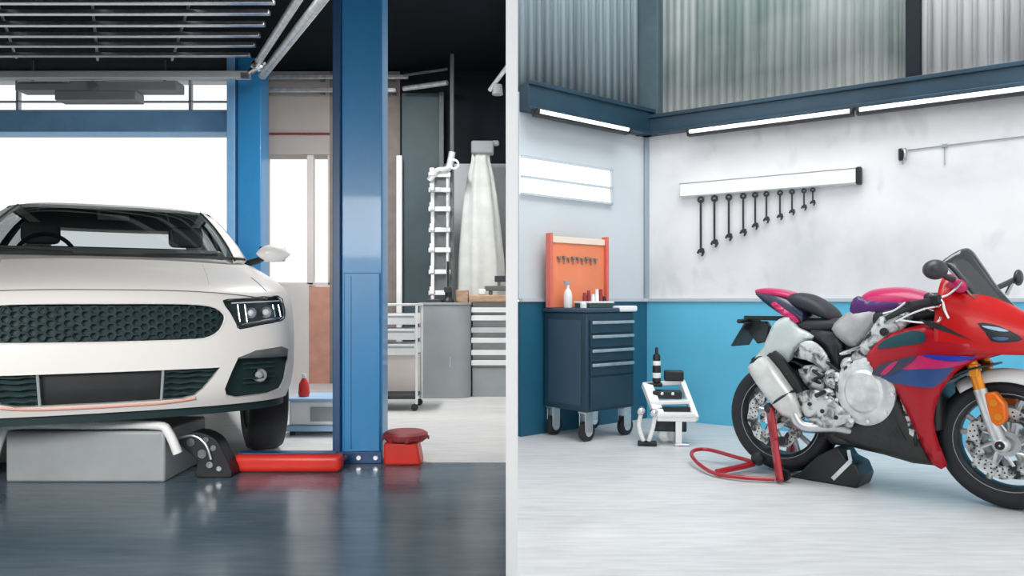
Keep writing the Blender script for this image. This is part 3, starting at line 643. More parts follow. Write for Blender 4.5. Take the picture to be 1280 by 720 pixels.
pol = [(-hw, 0), (hw-.16, 0)]+[(hw-.16+.16*math.sin(a), .16-.16*math.cos(a)) for a in [R(15*k) for k in range(1, 7)]]+[(hw, .5), (-hw, .5)]
MB().prism(pol, lambda a, b: (a, b, .0), lambda a, b: (a, b, .90)).build('body', 'grey_paint', gc, bevel=.006)
MB().prism([(a*1.03, b*1.02-.01) for a, b in pol], lambda a, b: (a, b, .901), lambda a, b: (a, b, .925)).build('top', 'grey_paint', gc, bevel=.004)
MB().bx(hw-.2, hw-.19, -.01, .0, .3, .4).build('handle', 'steel', gc)
tag(MB().bx(X_(568, Y), X_(584, Y), 7.46, 7.6, .926, 1.05).build('cardboard_box', 'wood', bevel=.005), 'small orange-brown box on top of the grey cabinet', 'box')
mk = thing('vice', 'small black bench vice on top of the grey cabinet', 'vice', loc=(X_(560, Y), 7.36, .926))
MB().lathe([(0, 0), (.06, 0), (.06, .02), (.035, .05), (.035, .1), (0, .1)], n=16).build('base', 'black_plastic', mk)
MB().bx(-.04, .04, -.05, .05, .101, .15).build('jaw', 'dark_metal', mk, bevel=.004)
MB().tube([(-.005, 0, .151), (-.005, 0, .40)], .014, 8).build('screw_rod', 'dark_metal', mk)
MB().bx(-.22, -.06, -.03, .03, 0, .03).build('arm', 'dark_metal', mk, bevel=.004)
# shelf unit
Y = 7.45; su = thing('shelf_unit', 'grey shelf unit with white drawers and wooden top beside partition', 'shelf', loc=(X_(612, Y), Y, 0))
x0, x1 = -.17, X_(636, Y)-X_(612, Y)
MB().bx(x0, x1, .02, .4, 0, .93).build('body', 'shelf_grey', su, bevel=.004)
for z in (.33, .43, .55, .65, .77, .85):
    MB().bx(x0-.01, x1, -.03, .019, z-.022, z+.028).build('drawer', 'white_gloss' if z not in (.65,) else 'light_wall', su, bevel=.004)
MB().bx(x0-.03, x1, -.05, .42, .931, 1.0).build('top_board', 'wood', su, bevel=.008)
MB().bx(x0, x1, -.01, .019, 0, .28).build('plinth', 'grey_paint', su, bevel=.004)
dg = thing('power_tool', 'dark power tool lying on the wooden shelf top', 'power tool', loc=(X_(618, Y), Y+.1, 1.001))
MB().bx(-.10, .12, -.03, .05, .04, .09).bx(-.06, -.02, -.02, .03, 0, .04).build('body', 'grey_dark', dg, bevel=.008)
MB().bx(.0, .12, -.02, .03, .13, .19).build('battery', 'dark_metal', dg, bevel=.006)
MB().bx(.03, .06, -.015, .02, .0905, .13).build('handle', 'grey_dark', dg)
tag(MB().bx(X_(598, Y), X_(607, Y), Y+.02, Y+.10, 1.001, 1.06).build('small_tin', 'white_plastic', bevel=.01), 'small pale tin on the left of the wooden shelf top', 'tin')
# dust-sheeted machine
Y = 8.2; sh = thing('covered_machine', 'tall machine under a pale dust sheet near the partition', 'machine', loc=(X_(601, Y), Y, 0))
rows = []
for z, r_ in ((0.0, .30), (.5, .29), (1.0, .28), (1.4, .26), (1.8, .22), (2.1, .185), (2.3, .15), (2.45, .11), (2.56, .10)):
    r_ *= .88; rows.append([((r_*(1+.10*math.sin(7*a+z*1.2)+.04*math.sin(13*a)))*math.cos(a), (r_*(1+.10*math.sin(7*a+z*1.2)))*math.sin(a)*.8, z) for a in [2*math.pi*k/72 for k in range(72)]])
mb = MB().grid(rows, cu=True); mb.add([(0, 0, 2.57)]+rows[-1], [(0, 1+k, 1+(k+1) % 72) for k in range(72)]); mb.build('dust_sheet', 'sheet', sh, smooth=60)
MB().bx(-.10, .14, -.11, .05, 2.52, 2.66).box((.16, -.05, 2.64), (.08, .05, .06)).build('top_bracket', 'grey_paint', sh, bevel=.02)
# silver duct rack
Y = 7.95; dr = thing('hose_rack', 'ragged silver vertical hose rack left of the dust-sheeted machine', 'rack', loc=(X_(549, Y), Y, 0))
MB().bx(-.09, -.05, 0, .04, 0, 2.28).build('upright', 'alloy', dr, bevel=.005)
MB().bx(.07, .10, 0, .04, 0, 2.28).build('upright', 'alloy', dr, bevel=.005)
for i, z in enumerate((1.0, 1.22, 1.45, 1.66, 1.88, 2.08, 2.24)):
    MB().bx(-.11, .12, -.03, -.001, z, z+.05).box((-.07, -.05, z+.05), (.05, .04, .08)).build('bracket', 'alloy' if i % 2 else 'white_gloss', dr, bevel=.006)
MB().bx(-.045, .065, .01, .03, .9, 2.24).build('back_plate', 'grey_dark', dr)
MB().tube(spline([(-.10, -.02, 2.20), (-.02, -.03, 2.30), (.09, -.03, 2.32), (.12, -.03, 2.40), (.14, -.03, 2.50)]), .035, 10).build('hose', 'alloy', dr)
mb = MB().lathe([(.035, -.03), (.055, -.03), (.055, .03), (.035, .03)], (.16, -.03, 2.37), 'y', 16, closed=True); mb.build('coil', 'white_gloss', dr)
pd = tag(MB().tube([(X_(565, 8.0), 8.0, 0), (X_(565, 8.0), 8.0, CE)], .022, 10).build('steel_pole', 'grey_dark'), 'thin grey steel pole from floor to ceiling near the back wall', 'pole')
tp_ = thing('panel_door', 'tall dark teal panel door against the back wall', 'door panel', loc=(0, 0, 0)); Y = 8.5
MB().bx(X_(502, Y), X_(553, Y), Y, Y+.05, 0, Z_(116, Y)).build('leaf', 'teal_panel', tp_, bevel=.006)
MB().bx(X_(549, Y), X_(555, Y), Y-.04, Y-.001, 0, Z_(116, Y)).build('edge_trim', 'grey_dark', tp_, bevel=.004)
tag(MB().bx(X_(496, 8.4), X_(503, 8.4), 8.36, 8.44, 0, Z_(195, 8.4)).build('white_door_edge', 'white_gloss', bevel=.006), 'narrow white upright board left of the dark teal panel', 'board')
sl = thing('spot_lamp', 'small spot lamp on a slanted bracket high beside the partition', 'lamp', loc=(0, 0, 0)); Y = 7.6
MB().tube([(X_(612, Y), Y, Z_(113, Y)), (X_(640, Y)-.03, Y-.2, Z_(88, Y))], .022, 10).build('arm', 'alloy', sl)
MB().cyl((X_(622, Y), Y-.05, Z_(108, Y)), (X_(622, Y), Y-.05, Z_(120, Y)), .045, .055, n=20).build('lamp_head', 'grey_paint', sl)

# ================================================================ CAR
TH = R(26)
car = thing('car', 'white car facing the camera with dark honeycomb grille', 'car', loc=(-1.99, 3.67, 0), rotz=TH)
LZ = [.395, .46, .58, .74, .92, .985, 1.02, 1.06, 1.10, 1.15, 1.19, 1.225]
LF = [.05, .005, 0, .005, .03, .06, .10, .20, .34, .56, .74, .92]
LL = [.46, .49, .50, .50, .52, .54, .58, .64, .68, .68, .62, .56]
LN = [2.6, 2.7, 2.8, 2.8, 2.7, 2.6, 2.5, 2.4, 2.4, 2.4, 2.5, 2.6]
LW = [.94, .965, .98, .985, .98, .97, .96, .94, .915, .88, .83, .77]
LR = [4.0, 4.08, 4.1, 4.08, 4.05, 4.03, 4.0, 3.96, 3.92, 3.88, 3.84, 3.8]
def lay(z): return [interp(z, LZ, A) for A in (LF, LL, LN, LW, LR)]
def carf(w_, z):
    f0, L, n, Wd, r_ = lay(z); q = min(.999, abs(w_)/Wd); return f0+L*(1-(1-q**n)**(1/n))
def outline(z, N=40, off=0):
    f0, L, n, Wd, rr = lay(z); Wd -= off; f0 += off; pts = []
    for k in range(-N, N+1):
        a = k/N*math.pi/2; sn = abs(math.sin(a))**(2/n)*(1 if a > 0 else -1); cs = abs(math.cos(a))**(2/n)
        pts.append((Wd*sn, f0+L*(1-cs), z))
    for f_ in (1.3, 1.9, 2.5, 3.1): pts.append((Wd, f_+L*.0+.0, z)) if f_ > f0+L+.05 else None
    for k in range(N//2, -N//2-1, -1):
        a = k/(N//2)*math.pi/2; sn = abs(math.sin(a))**(2/3)*(1 if a > 0 else -1); cs = abs(math.cos(a))**(2/3)
        pts.append((Wd*sn, rr-.35+.35*cs, z))
    for f_ in (3.1, 2.5, 1.9, 1.3): pts.append((-Wd, f_, z)) if f_ > f0+L+.05 else None
    return pts
zs = [.395, .42, .46, .52, .58, .66, .74, .83, .92, .955, .985, 1.0, 1.02, 1.04, 1.06, 1.08, 1.10, 1.125, 1.15, 1.17, 1.19, 1.21, 1.225]
# smooth the interpolated controls a little
def smooth_lay(z, h=.02):
    a = [lay(z-h), lay(z), lay(z+h)]; return [sum(c)/3 for c in zip(*a)]
_lay = lay
def lay(z, _l=_lay): 
    h = .018; a = [_l(max(.395, z-h)), _l(z), _l(min(1.225, z+h))]; return [sum(c)/3 for c in zip(*a)]
rows = []
np_ = None
def outline_fixed(z):
    f0, L, n, Wd, rr = lay(z); pts = []; N = 44
    for k in range(-N, N+1):
        a = k/N*math.pi/2; sn = abs(math.sin(a))**(2/n)*(1 if a > 0 else -1); cs = abs(math.cos(a))**(2/n)
        pts.append((Wd*sn, f0+L*(1-cs), z))
    for k in range(1, 5): pts.append((Wd, f0+L+(rr-.35-f0-L)*k/5, z))
    for k in range(20, -21, -1):
        a = k/20*math.pi/2; sn = abs(math.sin(a))**(2/3)*(1 if a > 0 else -1); cs = abs(math.cos(a))**(2/3)
        pts.append((Wd*sn, rr-.35+.35*cs, z))
    for k in range(4, 0, -1): pts.append((-Wd, f0+L+(rr-.35-f0-L)*k/5, z))
    return pts
rows = [outline_fixed(z) for z in zs]; n = len(rows[0])
mb = MB().grid(rows, cu=True)
mb.add(rows[0], [tuple(range(n))]); mb.add(rows[-1], [tuple(range(n))])
body = mb.build('body', 'white_paint', car, smooth=50)
UG = [(0, .935), (.30, .934), (.44, .928), (.52, .912), (.562, .875), (.565, .845), (.54, .79), (.49, .757), (.42, .745), (.2, .742), (0, .741)]
LG = [(0, .598), (.54, .598), (.505, .55), (.46, .495), (.42, .462), (.36, .445), (0, .443)]
def mirror_poly(h): return h+[(-a, b) for a, b in h[::-1] if a > 0]
def px2car(px, py):                         # where a sight line meets the front of the car
    c, s_ = math.cos(TH), math.sin(TH); best = None
    for i in range(4000):
        Yw = 3.2+i*.0005*2; Xw = (px-640)/FP*Yw; z = HC+(375-py)/FP*Yw; dx, dy = Xw+1.99, Yw-3.67
        lx, ly = dx*c+dy*s_, -dx*s_+dy*c
        if .4 < z < 1.2 and abs(lx) < lay(z)[3] and ly >= carf(lx, z): return (lx, z)
    return (lx, z)
HL = [px2car(*p) for p in ((279, 376), (300, 374), (347, 370), (354, 380), (356, 394), (351, 401), (325, 406), (300, 411), (296, 405), (288, 390))]
FG = [px2car(*p) for p in ((298, 447), (318, 439), (352, 434), (359, 437), (360, 448), (356, 474), (350, 486), (336, 492), (296, 497), (283, 494), (281, 486), (290, 464))]
LGf = mirror_poly(LG); UGf = mirror_poly(UG)
def cutter(poly, depth):
    V_, F_, B_ = poly_grid(poly, .04); mb = MB(); k = len(V_)
    vs = [(a, -.4, b) for a, b in V_]+[(a, carf(a, b)+depth, b) for a, b in V_]
    return mb.add(vs, F_+[tuple(k+i for i in f[::-1]) for f in F_]+[(a, b, k+b, k+a) for a, b in B_])
cuts = []
for poly, d in ((UGf, .05), (LGf, .07)): cuts.append(cutter(poly, d).build('cut', 'dark_trim', car))
for poly, d in ((HL, .06), (FG, .06)):
    for s_ in (1, -1): cuts.append(cutter([(a*s_, b) for a, b in (poly if s_ > 0 else poly[::-1])], d).build('cut', 'dark_trim', car))
for f_ in (.88, 3.25):
    for s_ in (-1, 1): cuts.append(MB().cyl((s_*.60, f_, .34), (s_*1.2, f_, .34), .385, n=40).build('cut', 'dark_trim', car))
# cabin hollow
cuts.append(MB().bx(-.66, .66, 1.15, 3.5, .5, 1.4).build('cut', 'dark_trim', car))
for c_ in cuts:
    md = body.modifiers.new('b', 'BOOLEAN'); md.operation = 'DIFFERENCE'; md.object = c_; md.solver = 'EXACT'
bpy.context.view_layer.update(); dg_ = bpy.context.evaluated_depsgraph_get()
me = bpy.data.meshes.new_from_object(body.evaluated_get(dg_)); body.modifiers.clear(); body.data = me
me.polygons.foreach_set('use_smooth', [True]*len(me.polygons)); me.set_sharp_from_angle(angle=R(32))
for c_ in cuts: bpy.data.objects.remove(c_)
def carpatch(poly, off, step=.04, mi=0, mb=None):
    V_, F_, B_ = poly_grid(poly, step); mb = mb or MB(); return mb.add([(a, carf(a, b)+off, b) for a, b in V_], F_, mi)
def carline(pts, off, r_, n=8): return MB().tube([(a, carf(a, b)+off, b) for a, b in pts], r_, n)
# upper grille: backing + honeycomb + rim
g = carpatch(UGf, .046).build('upper_grille', 'dark_trim', car)
mb = MB(); hx = .021
for i in range(-30, 31):
    for j in range(-8, 9):
        a = i*hx*1.75; b = .838+j*hx*2.0+(hx if i % 2 else 0)
        if inpoly((a, b), UGf) and pdist((a, b), UGf) > .013:
            vs = []; 
            for k in range(6):
                t = math.pi/3*k
                for rr in (hx*1.14, hx*.86): vs.append((a+rr*math.cos(t), carf(a+rr*math.cos(t), b)+.020, b+rr*math.sin(t)))
                vs.append((a+hx*.80*math.cos(t), carf(a, b)+.038, b+hx*.80*math.sin(t)))
            fs = []
            for k in range(6):
                p, q_ = 3*k, 3*((k+1) % 6); fs += [(p, q_, q_+1, p+1), (p+1, q_+1, q_+2, p+2)]
            mb.add(vs, fs)
mb.build('honeycomb', 'grille_green', g, smooth=20)
carl = [(a, b) for a, b in UGf]
MB().tube([(a, carf(a, b)+.004, b) for a, b in smooth_poly(UGf[:-1] if UGf[0] == UGf[-1] else UGf, 2)], .006, 8, closed=True).build('grille_rim', 'white_paint', car)
# lower grille
g = carpatch(LGf, .066).build('lower_grille', 'dark_trim', car)
mb = MB()
for z in (.47, .50, .53, .56, .585):
    for s_ in (1, -1):
        x1_ = interp(z, [.445, .462, .495, .55, .598], [.36, .42, .46, .505, .54])-.015
        MB().tube([(s_*(.275+(x1_-.275)*k/6), carf(.275+(x1_-.275)*k/6, z)+.03, z+.004*math.sin(k*2)) for k in range(7)], .006, 6).build('slat', 'grille_green', g)
for s_ in (-1, 1): MB().tube([(s_*.27, carf(.27, .6)+.02, .597), (s_*.262, carf(.26, .45)+.02, .446)], .007, 8).build('grille_divider', 'grey_paint', g)
carpatch([(-.26, .447), (.26, .447), (.265, .592), (-.265, .592)], .055).build('centre_panel', 'black_plastic', g)
carline([(-.42+.84*k/20, .428+.018*abs(k/10-1)**4) for k in range(21)], -.001, .007).build('lip_reflection', 'salmon', car)['label'] = 'salmon pink strip painted as a reflection beneath the lower grille'  # salmon tube drawn for a reflection along the lip
# valance
mb = MB().grid([[(a*.985, (b-2)*.985+2, z) for a, b, _ in outline_fixed(.40)] for z in (.35, .394)], cu=True)
mb.add([(a*.985, (b-2)*.985+2, .35) for a, b, _ in outline_fixed(.40)], [tuple(range(n))])
val = mb.build('valance', 'dark_trim', car, smooth=50)
cuts = []
for f_ in (.88, 3.25):
    for s_ in (-1, 1): cuts.append(MB().cyl((s_*.60, f_, .34), (s_*1.2, f_, .34), .38, n=40).build('cut', 'dark_trim', car))
for c_ in cuts:
    md = val.modifiers.new('b', 'BOOLEAN'); md.operation = 'DIFFERENCE'; md.object = c_; md.solver = 'EXACT'
bpy.context.view_layer.update(); dg_ = bpy.context.evaluated_depsgraph_get()
me = bpy.data.meshes.new_from_object(val.evaluated_get(dg_)); val.modifiers.clear(); val.data = me
for c_ in cuts: bpy.data.objects.remove(c_)
# headlights and fog lamps
def cen(p): return (sum(a for a, b in p)/len(p), sum(b for a, b in p)/len(p))
for s_ in (1, -1):
    H = [(a*s_, b) for a, b in HL]; G = [(a*s_, b) for a, b in FG]
    hl = carpatch(H, .055).build('headlight', 'dark_trim', car)
    hc = cen(H)
    for dx, dz, r_ in ((.055, .0, .032), (-.03, -.002, .030)):
        x, z = hc[0]+dx*s_, hc[1]+dz; y = carf(x, z)
        MB().lathe([(r_, .018), (r_*.9, .04), (r_*.5, .052), (0, .05)], (x, y, z), 'y', 20).build('reflector', 'chrome', hl)
        MB().sphere((x, y+.035, z), (r_*.62, .02, r_*.62), 14, 8).build('projector_lens', 'lens', hl)
    ht_ = sorted(H, key=lambda p: -p[1])[:4]
    A = px2car(290, 379); B_ = px2car(350, 376); C_ = px2car(303, 406); D_ = px2car(350, 397)
    carline([((A[0]*(1-k/8)+B_[0]*k/8)*s_, A[1]*(1-k/8)+B_[1]*k/8) for k in range(9)], .022, .004).build('running_light', 'lens', hl)
    carline([((C_[0]*(1-k/8)+D_[0]*k/8)*s_, C_[1]*(1-k/8)+D_[1]*k/8) for k in range(9)], .022, .006).build('chrome_strip', 'chrome', hl)
    for px_ in (298, 307, 342, 349):
        A = px2car(px_, 381); B_ = px2car(px_+3, 403 if px_ < 320 else 396)
        carline([(A[0]*s_, A[1]), (B_[0]*s_, B_[1])], .03, .0045).build('fin', 'chrome', hl)
    carpatch(H, .003, .03).build('lens_cover', 'clear_glass', hl)
    carline([p for p in smooth_poly(H, 2)]+[H[0]], .002, .004).build('headlight_rim', 'black_plastic', hl)
    fg = carpatch(G, .055).build('fog_lamp', 'dark_trim', car)
    gc_ = cen(G); y = carf(*gc_)
    MB().lathe([(.038, .02), (.034, .05), (0, .05)], (gc_[0], y, gc_[1]-.01), 'y', 20).sphere((gc_[0], y+.04, gc_[1]-.01), (.022, .015, .022), 12, 8).build('lamp', 'grey_paint', fg)
    mb = MB()
    for dz in (-.05, -.025, .03, .055): MB().tube([(gc_[0]+s_*x, carf(gc_[0]+s_*x, gc_[1]+dz)+.035, gc_[1]+dz) for x in (-.09, 0, .09)], .005, 6).build('slat', 'grille_green', fg)
    bl_ = [px2car(*p) for p in ((299, 448), (320, 438), (352, 433), (360, 436), (359, 445), (330, 447))]
    carpatch([(a*s_, b) for a, b in (bl_ if s_ > 0 else bl_[::-1])], -.008, .03).build('fog_blade', 'grey_dark', fg, solid=.02)
# hood gap and creases
carline([(-.80+1.6*k/40, 1.0-.045*abs(k/20-1)**3) for k in range(41)], .001, .0035).build('hood_gap', 'grey_dark', car)
for s_ in (-1, 1):
    carline([(s_*(.50+.0*k), 1.03+.13*k/10) for k in range(11)], -.001, .004).build('hood_crease', 'white_paint', car)
    carline([(s_*(.80-.05*k/6), 1.0+.08*k/6) for k in range(7)], .001, .003).build('hood_side_gap', 'grey_dark', car)
# greenhouse
GZ = [1.20, 1.30, 1.40, 1.50, 1.56, 1.59, 1.61, 1.62]
GF = [.80, .98, 1.16, 1.34, 1.45, 1.58, 1.78, 2.1]
GW = [.80, .77, .725, .665, .615, .54, .42, .2]
GR = [3.78, 3.70, 3.60, 3.50, 3.42, 3.30, 3.1, 2.7]
def gh(u, z):                               # u: -1 rear centre .. 0 front centre .. 1 rear centre ; quarter arcs
    f0, Wd, rr = interp(z, GZ, GF), interp(z, GZ, GW), interp(z, GZ, GR); s_ = 1 if u >= 0 else -1; u = abs(u); L = .34
    if u < .4:
        a = u/.4*math.pi/2; n_ = 3.0; return (s_*Wd*math.sin(a)**(2/n_), f0+L*(1-max(0,math.cos(a))**(2/n_)), z)
    if u < .7: return (s_*Wd, f0+L+(rr-.3-f0-L)*(u-.4)/.3, z)
    a = (1-u)/.3*math.pi/2; return (s_*Wd*max(0,math.sin(a))**(2/3.2), rr-.3+.3*(max(0,math.cos(a))**(2/3.2)), z)
def ghpatch(u0, u1, z0, z1, nu=16, nz=8, off=0):
    return MB().grid([[gh(u0+(u1-u0)*i/nu, z0+(z1-z0)*j/nz) for i in range(nu+1)] for j in range(nz+1)])
UP = .245
ghpatch(-UP, UP, 1.20, 1.565, 40, 10).build('windshield', 'screen_glass', car, smooth=80)
for s_ in (1, -1):
    ghpatch(s_*UP, s_*.33, 1.20, 1.57, 8, 8).build('front_pillar', 'white_paint', car, solid=.02, smooth=80)
    ghpatch(s_*.33, s_*.54, 1.20, 1.55, 14, 6).build('side_window', 'screen_glass', car, smooth=80)
    ghpatch(s_*.54, s_*.57, 1.20, 1.55, 3, 6).build('middle_pillar', 'dark_trim', car, solid=.02)
    ghpatch(s_*.57, s_*.70, 1.20, 1.55, 10, 6).build('side_window', 'screen_glass', car, smooth=80)
    ghpatch(s_*.70, s_*.86, 1.20, 1.57, 8, 6).build('rear_pillar', 'white_paint', car, solid=.02, smooth=80)
    ghpatch(s_*.33, s_*.70, 1.55, 1.57, 20, 2).build('window_trim', 'dark_trim', car, solid=.015)
    ghpatch(s_*.86, s_, 1.20, 1.40, 6, 3).build('tailgate', 'white_paint', car, solid=.02)
    MB().tube([gh(s_*UP, 1.20+.36*k/8) for k in range(9)], .006, 8).build('pillar_seal', 'black_plastic', car)
rg = MB().grid([[gh((.86+.28*i/16) if (.86+.28*i/16) <= 1 else (.86+.28*i/16)-2, 1.40+.165*j/4) for i in range(17)] for j in range(5)]).build('rear_window', 'clear_glass', car, smooth=80)
rz = [1.565, 1.575, 1.59, 1.60, 1.61, 1.62]
mb = MB().grid([[gh(-1+2*i/100, z) for i in range(100)] for z in rz], cu=True)
k0 = [gh(-1+2*i/100, 1.62) for i in range(100)]; mb.add(k0, [tuple(range(100))]); mb.build('roof', 'white_paint', car, smooth=60, solid=.02)
MB().grid([[gh(-1+2*i/100, 1.5645) for i in range(100)], [(lambda p: (p[0]*.2, 2.4+(p[1]-2.4)*.2, 1.575))(gh(-1+2*i/100, 1.565)) for i in range(100)]], cu=True).build('headliner', 'headliner', car)
# cabin
MB().bx(-.64, .64, .95, 1.35, 1.10, 1.262).build('dashboard', 'grey_dark', car, bevel=.03)
MB().bx(-.65, .65, 1.2, 3.45, .50, .56).build('cabin_floor', 'black_plastic', car)
for s_ in (-1, 1):
    st = MB().bx(s_*.38-.24, s_*.38+.24, 2.0, 2.16, .60, 1.33).bx(s_*.38-.25, s_*.38+.25, 1.6, 2.1, .57, .80).build('seat', 'cabin_fabric', car, bevel=.05, seg=3)
    MB().bx(s_*.47-.12, s_*.47+.12, 2.03, 2.13, 1.345, 1.50).build('headrest', 'cabin_fabric', st, bevel=.04, seg=3)
MB().bx(-.62, .62, 3.0, 3.18, .60, 1.395).build('rear_bench', 'cabin_fabric', car, bevel=.05)
MB().lathe([(.17, -.012), (.185, 0), (.17, .012), (.158, 0)], (-.38, 1.48, 1.20), 'y', 32, closed=True).build('steering_wheel', 'black_plastic', car)
MB().bx(-.10, .10, 1.55, 1.57, 1.475, 1.53).build('rear_view_mirror', 'black_plastic', car, bevel=.01)
for s_ in (-1, 1): MB().tube([(s_*.18, gh(0, 1.215)[1]-.012, 1.222), (s_*.58, gh(.2, 1.235)[1]-.02, 1.24)], .007, 6).build('wiper', 'black_plastic', car)
MB().grid([[gh(-.34+.68*i/30, 1.205) for i in range(31)], [(p[0]*.98, p[1]-.06, 1.218) for p in [gh(-.34+.68*i/30, 1.2) for i in range(31)]]]).build('cowl_panel', 'black_plastic', car)
# mirrors
for s_ in (-1, 1):
    x, y, z = s_*.955, 1.02, 1.255
    rows = []
    for i in range(9):
        t = i/8; a = math.pi*t; rr = max(0,math.sin(a))**.6 if 0 < t < 1 else 0.02
        rows.append([(x-s_*.11+s_*.22*t, y+.055*rr*math.cos(b), z+(.068-.015*t)*rr*math.sin(b)*(1 if math.sin(b) > 0 else .9)) for b in [2*math.pi*k/20 for k in range(20)]])
    mr_ = MB().grid(rows, cu=True).build('wing_mirror', 'white_paint', car, smooth=60)
    MB().box((x, y+.045, z), (.17, .02, .10)).build('mirror_glass', 'chrome', mr_, bevel=.01)
    MB().tube([(s_*.78, y+.06, z-.07), (s_*.86, y+.02, z-.045), (s_*.90, y, z-.02)], .022, 8).build('mirror_arm', 'black_plastic', mr_)
# wheels
def car_wheel(w_, f_):
    s_ = 1 if w_ > 0 else -1
    tr = MB().lathe([(.21, -.10), (.27, -.115), (.325, -.10), (.34, -.07), (.342, 0), (.34, .07), (.325, .10), (.27, .115), (.21, .10)], (w_, f_, .342), 'x', 48).build('tyre', 'rubber', car, smooth=40)
    MB().lathe([(.215, -.095), (.20, -.08), (.19, 0), (.20, .08), (.215, .095)], (w_, f_, .342), 'x', 40).build('rim', 'alloy', tr)
    mb = MB().cyl((w_+s_*.03, f_, .342), (w_+s_*.085, f_, .342), .045, n=20)
    for k in range(5):
        a = 2*math.pi*k/5; d = Vector((0, math.cos(a), math.sin(a)))
        for e in (-.12, .12):
            d2 = Vector((0, math.cos(a+e), math.sin(a+e))); mb.tube([Vector((w_+s_*.07, f_, .342))+d*.03, Vector((w_+s_*.075, f_, .342))+d2*.12, Vector((w_+s_*.085, f_, .342))+d2*.205], .014, 6)
    mb.build('spokes', 'alloy', tr)
    MB().cyl((w_+s_*.02, f_, .342), (w_+s_*.035, f_, .342), .15, n=32).build('brake_disc', 'steel', tr)
for f_ in (.88, 3.25):
    for w_ in (-.87, .87): car_wheel(w_, f_)
MB().bx(-.55, .55, .5, 3.7, .32, .46).build('underbody', 'black_plastic', car)
for f_ in (.88, 3.25): MB().cyl((-.80, f_, .342), (.80, f_, .342), .03, n=12).build('axle', 'dark_metal', car)

# ================================================================ MOTORCYCLE  (local x forward, y to its left, z up)
R0 = Vector((1.50, 4.22)); FW = Vector((.78, -.77)).normalized(); RT = Vector((FW.y, -FW.x)); AM = math.atan2(FW.y, FW.x)
def bl(px, py, w):
    d = Vector(((px-640)/FP, 1)); det = FW.x*(-d.y)+d.x*FW.y; q = -(R0+RT*w); s_ = (q.x*(-d.y)+d.x*q.y)/det
    p = R0+RT*w+FW*s_; return (s_, HC-(py-375)*p.y/FP)
def BP(px, py, w): a = bl(px, py, w); return (a[0], -w, a[1])
def ztop(s_): return interp(s_, [.4, .7, .85, 1.0, 1.1, 1.2, 1.30], [1.0, 1.03, 1.08, 1.0, .93, .86, .77])
def Aw(s_): return interp(s_, [.3, .5, .8, .95, 1.1, 1.2, 1.28], [.17, .215, .21, .185, .14, .095, .035])
def hullW(s_, z):
    A = Aw(s_)
    if z > .75: return A*math.sqrt(max(0, 1-((z-.75)/max(.02, ztop(s_)-.75))**2))
    return A*(1-.30*((.75-z)/.55)**2)
def hit(px, py):
    w_ = .34
    while w_ > -.05:
        s_, z = bl(px, py, w_)
        if w_ <= hullW(s_, z): return (s_, z)
        w_ -= .004
    return bl(px, py, .05)
moto = thing('motorcycle', 'red sport motorcycle with purple and blue swooshes, held on red stand', 'motorcycle', loc=(R0.x, R0.y, 0), rotz=AM)
def panel(name, pts, m, wf=None, drop=.02, delta=.03, thick=.012, decals=(), step=.025, side=1, parent=None, hullpts=False, smooth=2, sz=None, off=0):
    poly = sz or [(hit(*p) if hullpts else bl(p[0], p[1], wf)) for p in pts]
    if smooth: poly = smooth_poly(poly, smooth)
    f_ = (lambda a, b: hullW(a, b)+off) if hullpts else (lambda a, b: wf)
    def W_(a, b): d = pdist((a, b), poly); return f_(a, b)-drop*(1-min(d/delta, 1))**2
    V_, F_, B_ = poly_grid(poly, step); k = len(V_); mats = [m]; mb = MB()
    vs = [(a, -side*W_(a, b), b) for a, b in V_]+[(a, -side*(W_(a, b)-thick), b) for a, b in V_]
    mb.add(vs, F_+[tuple(k+i for i in f[::-1]) for f in F_]+[(a, b, k+b, k+a) for a, b in B_])
    for dp, dm in decals:
        dpoly = [hit(*p) if hullpts else bl(p[0], p[1], wf) for p in dp]; dpoly = smooth_poly(dpoly, 2)
        V_, F_, B_ = poly_grid(dpoly, step); mats.append(dm); mb.add([(a, -side*(W_(a, b)+.003+.002*len(mats)), b) for a, b in V_], F_, len(mats)-1)
    return mb.build(name, mats, parent or moto, smooth=45)
def both(name, *a, **k):
    for sd in (1, -1): o = panel(name, *a, side=sd, **k)
    return o
